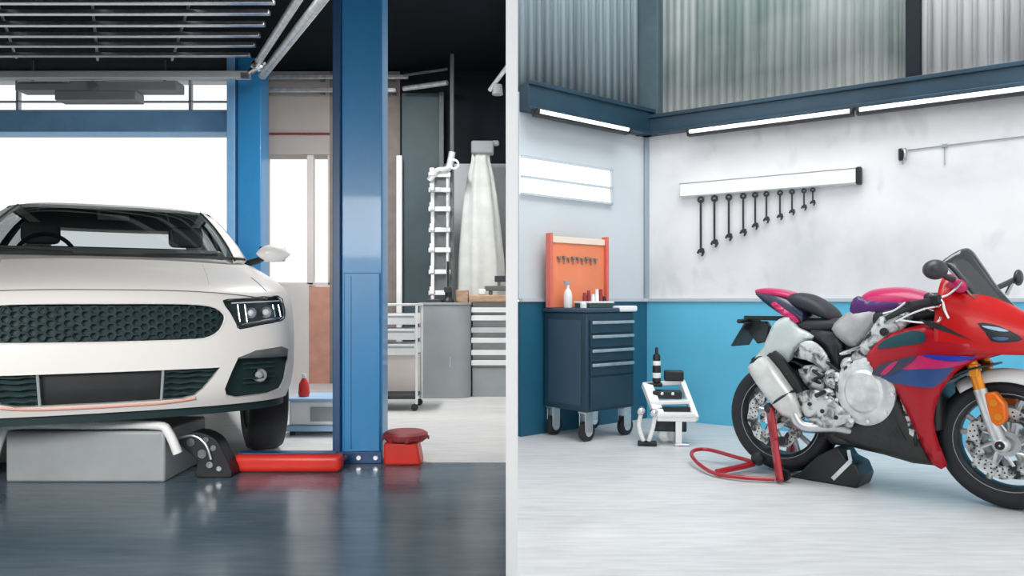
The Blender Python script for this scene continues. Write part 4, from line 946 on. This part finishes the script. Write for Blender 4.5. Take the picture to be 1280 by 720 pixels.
# wheels
def moto_wheel(sx, r_, hw, nm, discw):
    a = (sx, 0, r_)
    prof = [(r_-.085, -hw*.75), (r_-.05, -hw)]+[(r_-.05+.05*math.sin(t), -hw*math.cos(t)) for t in [R(15*k) for k in range(1, 12)]]+[(r_-.05, hw), (r_-.085, hw*.75)]
    t = MB().lathe(prof, a, 'y', 56).build(nm, 'rubber', moto, smooth=50)
    MB().lathe([(r_-.083, -hw*.76), (r_-.10, -hw*.6), (r_-.105, 0), (r_-.10, hw*.6), (r_-.083, hw*.76), (r_-.077, hw*.76), (r_-.077, -hw*.76)], a, 'y', 56, closed=True).build('rim', 'dark_metal', t)
    MB().lathe([(r_-.083, -hw*.79), (r_-.076, -hw*.79), (r_-.076, -hw*.74), (r_-.083, -hw*.74)], a, 'y', 56, closed=True).build('rim_stripe', 'grey_paint', t)
    mb = MB().cyl((sx, -hw*.8, r_), (sx, hw*.8, r_), .045, n=20)
    for k in range(5):
        b0 = 2*math.pi*k/5+.3
        for e in (-.16, .16):
            p = [(sx+math.cos(b0+e*.4)*.04, 0, r_+math.sin(b0+e*.4)*.04), (sx+math.cos(b0+e*.8)*.12, 0, r_+math.sin(b0+e*.8)*.12), (sx+math.cos(b0+e*1.3)*(r_-.10), 0, r_+math.sin(b0+e*1.3)*(r_-.10))]
            mb.tube(p, .014, 8)
    mb.build('spokes', 'alloy', t)
    for yy in discw:
        mb = MB(); n_ = 120
        for side_, y0 in ((0, yy-.003), (1, yy+.003)): pass
        ro = [[(sx+rr*math.cos(2*math.pi*k/n_), y1, r_+rr*math.sin(2*math.pi*k/n_)) for k in range(n_)] for rr0, y1 in ((.105, yy-.003), (.158, yy-.003), (.158, yy+.003), (.105, yy+.003), (.105, yy-.003)) for rr in [rr0]]
        ro = []
        for rr0, y1 in ((.10, yy-.003), (.16, yy-.003), (.16, yy+.003), (.10, yy+.003), (.10, yy-.003)):
            ro.append([(sx+(rr0+.004*math.sin(10*2*math.pi*k/n_))*math.cos(2*math.pi*k/n_), y1, r_+(rr0+.004*math.sin(10*2*math.pi*k/n_))*math.sin(2*math.pi*k/n_)) for k in range(n_)])
        mb.grid(ro, cu=True)
        dd = mb.build('brake_disc', 'cast_light', t)
        mb = MB(); sg = -1 if yy < 0 else 1
        for k in range(30):
            for j, rr in enumerate((.115, .131, .147)):
                b0 = 2*math.pi*(k+.33*j)/30; mb.cyl((sx+rr*math.cos(b0), yy+sg*.0031, r_+rr*math.sin(b0)), (sx+rr*math.cos(b0), yy+sg*.0036, r_+rr*math.sin(b0)), .0045, n=6)
        mb.build('disc_holes', 'black_plastic', dd)['kind'] = 'stuff'
        mb = MB()
        for k in range(8):
            b0 = 2*math.pi*k/8; mb.tube([(sx+.05*math.cos(b0), yy*.9, r_+.05*math.sin(b0)), (sx+.102*math.cos(b0+.3), yy, r_+.102*math.sin(b0+.3))], .008, 6)
        mb.lathe([(.035, yy*.85), (.058, yy*.85), (.058, yy), (.035, yy)], (sx, 0, r_), 'y', 24, closed=True)
        mb.build('disc_carrier', 'steel', dd)
    return t
moto_wheel(.02, .305, .08, 'rear_wheel', (-.11,))
moto_wheel(1.09, .303, .062, 'front_wheel', (-.078, .078))
# swingarm and chain side
mb = MB()
for yy in (-.135, .135):
    mb.prism([(-.05, .285), (.03, .275), (.22, .34), (.42, .36), (.42, .47), (.25, .43), (.02, .35), (-.05, .335)], lambda a, b: (a, yy-.018, b), lambda a, b: (a, yy+.018, b))
mb.bx(.30, .42, -.135, .135, .36, .46); mb.build('swingarm', 'cast', moto, bevel=.008)
MB().cyl((.02, -.17, .305), (.02, .17, .305), .016, n=14).cyl((.02, -.185, .305), (.02, -.154, .305), .028, n=6).build('rear_axle', 'chrome', moto)
MB().tube([(.30, 0, .45), (.36, 0, .70)], .03, 14).build('shock', 'dark_metal', moto)
MB().lathe([(.335, -.085), (.345, -.085), (.345, .085), (.335, .085)], (0, 0, .315), 'y', 48, closed=False)
mb = MB(); rows = []
for k in range(13):
    a = R(5+k*9); rows.append([((.345-.02*abs(v)**3)*math.cos(a), v*.10, .315+(.345-.02*abs(v)**3)*math.sin(a)) for v in (-1, -.7, -.3, .3, .7, 1)])
mb.grid(rows).build('rear_hugger', 'black_plastic', moto, solid=.006)
# engine mass
eng = MB().bx(.34, .76, -.15, .15, .27, .60).build('engine', 'cast', moto, bevel=.04, seg=3)
mb = MB().bx(.48, .80, -.13, .13, .52, .80).build('cylinder_block', 'dark_metal', eng, bevel=.02)
mb = MB()
for k in range(7): mb.bx(.74, .80, -.14, .14, .50+k*.036, .515+k*.036)
mb.build('cooling_fins', 'grey_dark', eng)
cc = bl(1078, 490, .21); 
mb = MB().lathe([(.10, -.02), (.155, -.0), (.155, .03), (.13, .048), (.10, .05), (.088, .062), (.04, .066), (0, .066)], (0, 0, 0), 'z', 40)
mb.v = [(cc[0]+x*.92, -.15-z, cc[1]+y*1.08) for x, y, z in mb.v]; cl_ = mb.build('clutch_cover', 'alloy', eng)
for k in range(9):
    a = 2*math.pi*k/9; x, z = cc[0]+.135*math.cos(a), cc[1]+.145*math.sin(a); MB().cyl((x, -.19, z), (x, -.205, z), .009, n=6).build('bolt', 'chrome', cl_)
for (x, z, r_) in ((.40, .40, .055), (.44, .62, .045), (.36, .55, .05), (.33, .46, .04)):
    MB().lathe([(0, -.19), (r_*.6, -.19), (r_, -.175), (r_, -.15)], (x, 0, z), 'y', 24).build('side_cover', 'cast', eng)
random.seed(4)
for k in range(18):
    x, z = random.uniform(.26, .50), random.uniform(.36, .70)
    MB().tube(spline([(x, -.15, z), (x+random.uniform(-.04, .06), -.185, z+random.uniform(-.03, .05)), (x+random.uniform(-.02, .10), -.16, z+random.uniform(-.08, .08))], 4), .008, 8).build('hose', 'chrome' if k % 2 else 'black_plastic', eng)
# frame spar, subframe
both('frame_spar', [(1098, 396), (1128, 390), (1140, 396), (1116, 422), (1085, 448), (1068, 472), (1060, 500), (1044, 498), (1040, 482), (1052, 458), (1074, 430)], 'cast_light', .185, drop=.02, delta=.02, thick=.035)
for px, py in ((1049, 486), (1060, 462), (1105, 415)):
    p = BP(px, py, .19); MB().lathe([(.020, -.004), (.020, .004), (.010, .004), (.010, -.004)], p, 'y', 20, closed=True).cyl((p[0], p[1]+.004, p[2]), (p[0], p[1]-.006, p[2]), .009, n=6).build('frame_bolt', 'dark_metal', moto)
both('tank_side', [(1036, 412), (1046, 398), (1062, 388), (1088, 384), (1100, 392), (1088, 412), (1066, 434), (1050, 428)], 'tank_grey', .165, drop=.035, delta=.05, thick=.03)
both('subframe_cover', [(1012, 412), (1040, 415), (1052, 432), (1054, 458), (1046, 474), (1036, 460), (1030, 438), (1016, 424)], 'dark_metal', .13, drop=.02, thick=.04)
both('tail_side_panel', [(962, 410), (972, 399), (985, 396), (996, 410), (1016, 420), (1004, 430), (992, 438), (984, 452), (966, 458), (942, 466), (940, 450), (952, 434)], 'mint_silver', .135, drop=.018, delta=.02, thick=.03)
panel('heel_guard', [(990, 446), (998, 430), (1012, 426), (1026, 436), (1035, 452), (1034, 466), (1022, 458), (1006, 450)], 'cast_light', .17, drop=.015, thick=.012)
panel('linkage_cover', [(996, 462), (1016, 456), (1036, 470), (1040, 490), (1022, 494), (1004, 480)], 'cast_light', .165, drop=.02, thick=.02)
panel('footrest_plate', [(990, 500), (1000, 490), (1020, 488), (1040, 502), (1062, 520), (1058, 528), (1034, 536), (1012, 528)], 'cast_light', .215, drop=.012, delta=.02, thick=.012)
for px, py in ((1012, 505), (1028, 514), (1045, 522)):
    p = BP(px, py, .216); MB().cyl(p, (p[0], p[1]-.004, p[2]), .011, n=12).build('plate_hole', 'black_plastic', moto)
p = BP(1030, 490, .2); MB().cyl(p, (p[0]+.0, p[1]-.09, p[2]-.01), .012, n=12).build('footpeg', 'dark_metal', moto)
p = BP(1068, 525, .2); MB().cyl((p[0], p[1]+.03, p[2]), (p[0], p[1]-.04, p[2]), .012, n=12).build('brake_pedal', 'chrome', moto)
# muffler: canister between the two image ends
A = Vector(BP(946, 452, .235)); B_ = Vector(BP(992, 516, .215)); ax = (B_-A).normalized(); up = Vector((0, 1, 0)).cross(ax).normalized(); L = (B_-A).length
mb = MB(); rows = []
for t, k in ((-.02, .55), (0, .80), (.03, .95), (.3, 1.05), (.75, 1.0), (.95, .85), (1.0, .6), (1.12, .42)):
    c_ = A+ax*L*t; rows.append([c_+Vector((0, 1, 0))*(.045*k*max(-1, min(1, 1.15*math.cos(a))))+up*(.064*k*max(-1, min(1, 1.15*math.sin(a)))) for a in [2*math.pi*j/28 for j in range(28)]])
mb.grid(rows, cu=True); mb.add(rows[0], [tuple(range(28))]); mf = mb.build('muffler', 'muffler', moto, smooth=40)
MB().cyl(A-ax*.012, A+ax*.01, .038, n=20).cyl(A-ax*.016, A-ax*.0115, .028, n=20, mi=1).build('tailpipe', ['black_plastic', 'rubber'], mf)
c_ = A+ax*L*.72
MB().tube([c_+Vector((0, 1, 0))*(.047*math.cos(a))+up*(.067*math.sin(a)) for a in [2*math.pi*j/24 for j in range(24)]], .007, 6, closed=True).build('clamp', 'dark_metal', mf)
MB().tube(spline([B_, B_+ax*.08, Vector((.36, -.14, .30)), Vector((.50, -.10, .28))]), .03, 12).build('exhaust_pipe', 'steel', moto)
p = BP(968, 440, .15); MB().tube([p, BP(985, 470, .19)], .014, 8).build('muffler_bracket', 'black_plastic', moto)
panel('pipe_shield', [(956, 446), (968, 440), (982, 456), (1000, 484), (1006, 498), (998, 500), (980, 476), (966, 458)], 'black_plastic', .20, drop=.01, thick=.03)
# rear inner body, seat, tail
MB().bx(.02, .46, -.09, .09, .62, .80).build('rear_inner_body', 'black_plastic', moto, bevel=.03, seg=3)
def loft(name, st, m, n_=20, parent=None, p_=2.4):      # stations: (s, z0 bottom, z1 top, half width)
    rows = []
    for s_, z0, z1, hw in spline(st, 5):
        c_ = (z0+z1)/2; h_ = (z1-z0)/2
        rows.append([(s_, hw*(1 if math.cos(a) >= 0 else -1)*abs(math.cos(a))**(2/p_), c_+h_*(1 if math.sin(a) >= 0 else -1)*abs(math.sin(a))**(2/p_)) for a in [2*math.pi*k/n_ for k in range(n_)]])
    mb = MB().grid(rows, cu=True); mb.add(rows[0], [tuple(range(n_))]); mb.add(rows[-1], [tuple(range(n_))])
    return mb.build(name, m, parent or moto, smooth=60)
loft('tail_fairing', [(-.13, .975, 1.00, .04), (-.07, .925, 1.005, .075), (.01, .875, .995, .105), (.09, .83, .965, .115), (.17, .80, .90, .11)], 'bike_navy')
both('tail_stripe', None, 'bike_pink', .130, drop=.012, delta=.02, thick=.02, smooth=2, sz=[(.02, .94), (.07, .905), (.13, .865), (.155, .835), (.135, .83), (.09, .85), (.03, .895), (0, .925)])
loft('tail_cover', [(-.135, .985, 1.012, .035), (-.08, .965, 1.018, .065), (0, .96, 1.012, .09), (.07, .95, .995, .09), (.10, .945, .975, .07)], 'bike_pink')
loft('pillion_pad', [(.05, .93, .975, .08), (.12, .90, .99, .105), (.20, .87, .97, .11), (.28, .84, .915, .105), (.31, .83, .87, .09)], 'seat_fabric')
loft('seat', [(.13, .79, .85, .10), (.25, .775, .855, .125), (.38, .79, .86, .12), (.50, .81, .885, .095), (.56, .83, .89, .06)], 'seat_fabric')
hg = MB().prism([(-.21, .835), (.06, .835), (.06, .86), (-.21, .86)], lambda a, b: (a, -.03, b), lambda a, b: (a, .03, b)).build('plate_hanger', 'black_plastic', moto, bevel=.006)
MB().cyl((-.19, -.12, .83), (-.19, .12, .83), .013, n=10).build('indicator', 'black_plastic', hg)
MB().prism([(-.19, .83), (-.08, .83), (-.06, .80), (-.07, .72), (-.13, .70), (-.18, .76)], lambda a, b: (a, -.02, b), lambda a, b: (a, .02, b)).build('bracket', 'dark_metal', hg, bevel=.005)
v = [(-.16, .82), (-.245, .70)]; 
MB().add([(-.165, -.10, .825), (-.165, .10, .825), (-.25, .10, .69), (-.25, -.10, .69), (-.155, -.10, .82), (-.155, .10, .82), (-.24, .10, .685), (-.24, -.10, .685)], [(0, 1, 2, 3), (4, 5, 6, 7), (0, 1, 5, 4), (2, 3, 7, 6), (0, 3, 7, 4), (1, 2, 6, 5)]).build('number_plate', 'black_plastic', hg)
# tank
loft('tank', [(.43, .80, .93, .07), (.47, .80, .99, .12), (.55, .82, 1.012, .14), (.66, .84, 1.012, .145), (.76, .86, .985, .135), (.84, .88, .96, .10)], 'bike_pink', 28)
both('tank_purple', [(1061, 394), (1062, 378), (1070, 370), (1082, 376), (1108, 374), (1134, 376), (1152, 383), (1122, 391), (1094, 394), (1072, 400)], 'bike_purple', .153, drop=.02, delta=.025, thick=.03)
both('tank_skirt', [(1085, 392), (1120, 384), (1158, 378), (1178, 386), (1172, 396), (1140, 402), (1105, 410), (1090, 404)], 'black_plastic', .165, drop=.02, delta=.03, thick=.03)
# cockpit
MB().bx(.76, .90, -.13, .13, .82, .985).build('cockpit', 'black_plastic', moto, bevel=.02)
for sd in (1, -1):
    MB().tube(spline([(.86, -sd*.06, .95), (.84, -sd*.16, .945), (.80, -sd*.26, .935)]), .012, 8).build('handlebar', 'dark_metal', moto)
    MB().cyl((.812, -sd*.22, .94), (.765, -sd*.34, .925), .019, n=14).build('grip', 'rubber', moto)
    MB().tube(spline([(.85, -sd*.18, .93), (.86, -sd*.26, .92), (.83, -sd*.34, .91)]), .006, 8).build('lever', 'chrome', moto)
    MB().bx(.81, .86, -sd*.20-.025, -sd*.20+.025, .93, .975).build('brake_reservoir', 'black_plastic', moto, bevel=.01)
for pts in ([(1120, 402), (1140, 392), (1158, 386), (1168, 388)], [(1125, 400), (1150, 403), (1172, 402), (1176, 396)], [(1162, 368), (1176, 374), (1181, 388), (1186, 398)], [(1165, 372), (1182, 370), (1196, 360), (1202, 352)], [(1104, 392), (1118, 388), (1132, 378)]):
    MB().tube(spline([BP(a, b, .19) for a, b in pts], 5), .006, 8).build('cable', 'chrome', moto)
MB().tube(spline([BP(1108, 398, .18), BP(1140, 384, .2), BP(1170, 380, .18)]), .012, 8).build('cable', 'black_plastic', moto)
# side fairings
FO = [(1080, 446), (1090, 432), (1108, 418), (1140, 408), (1158, 404), (1180, 410), (1219, 424), (1250, 430), (1262, 436), (1240, 446), (1216, 452), (1190, 468), (1172, 494), (1164, 525), (1170, 555), (1181, 584), (1163, 582), (1138, 532), (1112, 480), (1091, 474), (1084, 460)]
dec = [([(1097, 436), (1107, 424), (1140, 413), (1157, 417), (1155, 428), (1130, 432)], 'bike_teal'),
       ([(1098, 474), (1124, 462), (1160, 458), (1192, 456), (1186, 468), (1168, 484), (1140, 482)], 'bike_steelblue'),
       ([(1128, 461), (1150, 444), (1190, 450), (1215, 451), (1190, 459), (1150, 461)], 'bike_pink'),
       ([(1154, 443), (1180, 444), (1222, 446), (1200, 452), (1168, 449)], 'bike_blue'),
       ([(1090, 468), (1102, 456), (1128, 448), (1148, 445), (1136, 456), (1112, 470)], 'bike_navy'),
       ([(1102, 467), (1114, 455), (1124, 451), (1116, 461), (1108, 468)], 'bike_pink')]
for sd in (1, -1):
    panel('side_fairing', FO, 'bike_red', hullpts=True, drop=.03, delta=.035, thick=.012, decals=dec, side=sd, step=.03)
both('belly_pan', [(1018, 548), (1036, 536), (1064, 522), (1088, 506), (1104, 484), (1112, 480), (1138, 532), (1164, 584), (1100, 570), (1044, 556)], 'carbon', hullpts=True, drop=.04, delta=.05, thick=.012, off=-.012)
panel('belly_vent', [(1108, 545), (1122, 532), (1133, 552)], 'black_plastic', hullpts=True, drop=.0, thick=.004, off=-.007, smooth=0)
MB().bx(.30, .80, -.12, .12, .20, .30).build('belly_tray', 'carbon', moto, bevel=.03, seg=3)
MB().bx(.70, .84, -.13, .13, .33, .74).build('radiator', 'black_plastic', moto, bevel=.02)
mb = MB(); rows = []
for k in range(12):
    a = R(100+k*8); rows.append([(1.09+.36*math.cos(a), v*.15, .303+.36*math.sin(a)) for v in (-1, -.5, 0, .5, 1)])
mb.grid(rows).build('inner_fender', 'black_plastic', moto, solid=.01)
both('fairing_slot', [(1150, 399), (1176, 405), (1216, 426), (1190, 417), (1160, 408)], 'black_plastic', hullpts=True, drop=0, thick=.004, off=.004, smooth=1)
# nose cowl
rows = []; PH = [R(-100+200*k/40) for k in range(41)]
st = [.83+.455*k/18 for k in range(19)]
for s_ in st:
    zt = ztop(s_); A_ = Aw(s_); row = []
    for p in PH:
        c_ = math.cos(p); z = .75+(zt-.75)*c_ if c_ > 0 else .75+.25*c_
        row.append((s_, -A_*math.sin(p)*(1 if abs(p) < R(90) else .985)*1.01, z))
    rows.append(row)
mb = MB().grid(rows)
nf = len(mb.f)
for i in range(nf):
    k = i % 40
    if 13 <= k <= 18: mb.m[i] = 1
cw_ = mb.build('nose_cowl', ['bike_scarlet', 'bike_pink'], moto, smooth=60, solid=.008)
# headlights
for sd in (1, -1):
    h_ = panel('headlight', [(1222, 404), (1240, 405), (1262, 413), (1279, 424), (1262, 428), (1240, 427), (1232, 416)], 'black_plastic', hullpts=True, drop=.004, thick=.01, off=.006, side=sd)
    panel('light_strip', [(1228, 407), (1248, 409), (1262, 414), (1250, 414), (1236, 411)], mat('ice_lens', (.30, .45, .60), .2), hullpts=True, drop=.003, thick=.006, off=.012, side=sd, parent=h_)
    panel('light_strip', [(1240, 422), (1256, 421), (1262, 424), (1250, 426)], mat('blue_lens', (.05, .12, .25), .2), hullpts=True, drop=.003, thick=.006, off=.012, side=sd, parent=h_)
both('cowl_notch', [(1208, 366), (1216, 362), (1226, 368), (1219, 374)], 'dark_red', hullpts=True, drop=.002, thick=.004, off=.006, smooth=1)
panel('cowl_wing', [(1184, 352), (1194, 348), (1204, 353), (1206, 362), (1198, 366), (1186, 362)], 'bike_pink', .17, drop=.02, thick=.03)
# windscreen
rows = []
cs = spline([(.86, 1.165), (.925, 1.195), (.985, 1.11), (1.05, 1.00), (1.125, .905)], 5)[3:]
for i, (s_, z) in enumerate(cs):
    u = i/(len(cs)-1); hw = .135*(1-u)**.6*.85+.035
    rows.append([(s_-.075*abs(v)**2*(1-.4*u), -v*hw, z-.085*abs(v)**2.2) for v in [k/8 for k in range(-8, 9)]])
MB().grid(rows).build('windscreen', 'smoke', moto, solid=.004, smooth=60)
rim = [r_[-1] for r_ in rows]; riml = [r_[0] for r_ in rows]
for q in (rim, riml): MB().tube(q, .004, 6).build('screen_edge', 'grey_paint', moto)
# mirrors
def mirror(px, py, w_, sd, base):
    c_ = Vector(BP(px, py, w_)); mb = MB().sphere(c_, ((.05, .07, .046) if sd > 0 else (.02, .05, .04)), 18, 12); o = mb.build('mirror', 'mirror_black', moto, smooth=60)
    MB().tube(spline([c_, (c_+Vector(base))/2+Vector((0, 0, -.004)), Vector(base)]), .014, 8).build('stalk', 'mirror_black', o)
    return o
mirror(1169, 337, .29, 1, BP(1196, 352, .12))
mirror(1273, 347, -.30, -1, (.97, .12, .99))
MB().tube([BP(1258, 368, -.22), BP(1268, 348, -.28)], .010, 8).build('mirror_stay', 'chrome', moto)
# fork, fender, calipers
for sd in (1, -1):
    y = -sd*.115
    MB().tube([(.93, y, .78), (1.0, y, .53)], .024, 16).build('fork_tube', 'gold', moto)
    lo = MB().tube([(.996, y, .545), (1.03, y, .43), (1.075, y, .31)], .028, 16).sphere((1.08, y, .303), .036).build('fork_leg', 'alloy', moto)
    MB().cyl((1.08, y-sd*.035, .303), (1.08, y+sd*.02, .303), .02, n=12).build('axle_nut', 'dark_metal', lo)
    cp = MB().prism([(1.02, .53), (1.06, .54), (1.10, .49), (1.105, .42), (1.075, .385), (1.045, .40), (1.03, .46)], lambda a, b: (a, y-.03, b), lambda a, b: (a, y+.03, b)).build('brake_caliper', 'orange_caliper', moto, bevel=.010)
    for x, z in ((1.055, .49), (1.075, .43)): MB().cyl((x, y-sd*.031, z), (x, y-sd*.036, z), .016, n=16).build('piston_cap', 'gold', cp)
    MB().bx(.955, .995, y-.03, y+.03, .60, .66).build('fork_clamp', 'gold', moto, bevel=.008)
rows = []
for k in range(18):
    a = R(28+k*6); r_ = .336
    rows.append([(1.09+(r_-.055*abs(v)**3)*math.cos(a), v*.092, .303+(r_-.055*abs(v)**3)*math.sin(a)) for v in [j/6 for j in range(-6, 7)]])
MB().grid(rows).build('front_fender', 'white_plastic', moto, solid=.005, smooth=60)
MB().tube([(1.09, -.10, .303), (1.09, .10, .303)], .014, 10).build('front_axle', 'chrome', moto)

# paddock stand and roller
def FL(px, py, z=.03): Y = (HC-z)*FP/(py-375); return Vector((X_(px, Y), Y, z))
ps = thing('paddock_stand', 'red tubular paddock stand holding up the rear wheel of the motorcycle', 'stand', loc=(0, 0, 0))
def lc(s_, w_, z): p = R0+FW*s_+RT*w_; return Vector((p.x, p.y, z))
lp_ = [FL(968, 599, .02), FL(930, 597, .02), FL(895, 592, .02), FL(876, 582, .03), FL(865, 570, .05), FL(868, 563, .07), FL(885, 562, .07), FL(915, 570, .06), FL(942, 579, .05), FL(920, 586, .035), FL(896, 590, .03)]
MB().tube(spline(lp_, 6), .011, 10).build('handle', 'stand_red', ps)
MB().tube([FL(896, 590, .025), FL(942, 580, .035)], .016, 10).build('cross_bar', 'stand_red', ps)
top_ = lc(.035, .205, .37); bot = FL(975, 602, .012)
m_ = MB(); d = (top_-bot); 
bar(m_, bot, bot+d*.62, .03, .05); bar(m_, bot+d*.55, top_, .024, .075); m_.build('upright', 'stand_red', ps, bevel=.008)
top2 = lc(-.0, -.205, .33); bot2 = lc(-.06, -.24, .012); m_ = MB(); bar(m_, bot2, top2, .03, .05); m_.build('upright', 'stand_red', ps, bevel=.006)
MB().tube([bot+Vector((0, 0, .02)), bot2+Vector((0, 0, .02))], .013, 10).build('base_bar', 'black_plastic', ps)
for t_ in (top_, top2): MB().sphere(t_+Vector((0, 0, .0)), .03).build('cradle', 'dark_metal', ps)
for b_, q in ((bot, 1), (bot2, -1)):
    c_ = b_+Vector((RT.x, RT.y, 0))*(-.05*q)+Vector((0, 0, .024)); 
    MB().cyl(c_-Vector((RT.x, RT.y, 0))*.014, c_+Vector((RT.x, RT.y, 0))*.014, .03, n=20).build('wheel', 'black_plastic', ps)
mb = MB().sphere(FL(948, 573, .08), (.04, .04, .04)).sphere(FL(953, 558, .10), (.03, .03, .035)); mb.tube([FL(945, 575, .06), FL(953, 552, .12), FL(962, 530, .17)], .014, 8); mb.build('bobbin_arm', 'black_plastic', ps)
rc = thing('wheel_chock', 'black wheel chock with silver strap on the floor behind the belly pan', 'chock', loc=(R0.x, R0.y, 0), rotz=AM)
MB().prism([(.10, 0), (.46, 0), (.48, .06), (.455, .12), (.40, .14), (.36, .20), (.26, .14), (.16, .03)], lambda a, b: (a, -.13, b), lambda a, b: (a, .06, b)).build('body', 'black_plastic', rc, bevel=.01)
q_ = MB(); bar(q_, (.34, -.134, .03), (.43, -.134, .135), .006, .02); bar(q_, (.43, -.134, .135), (.42, -.134, .19), .006, .016); q_.build('strap', 'alloy', rc)
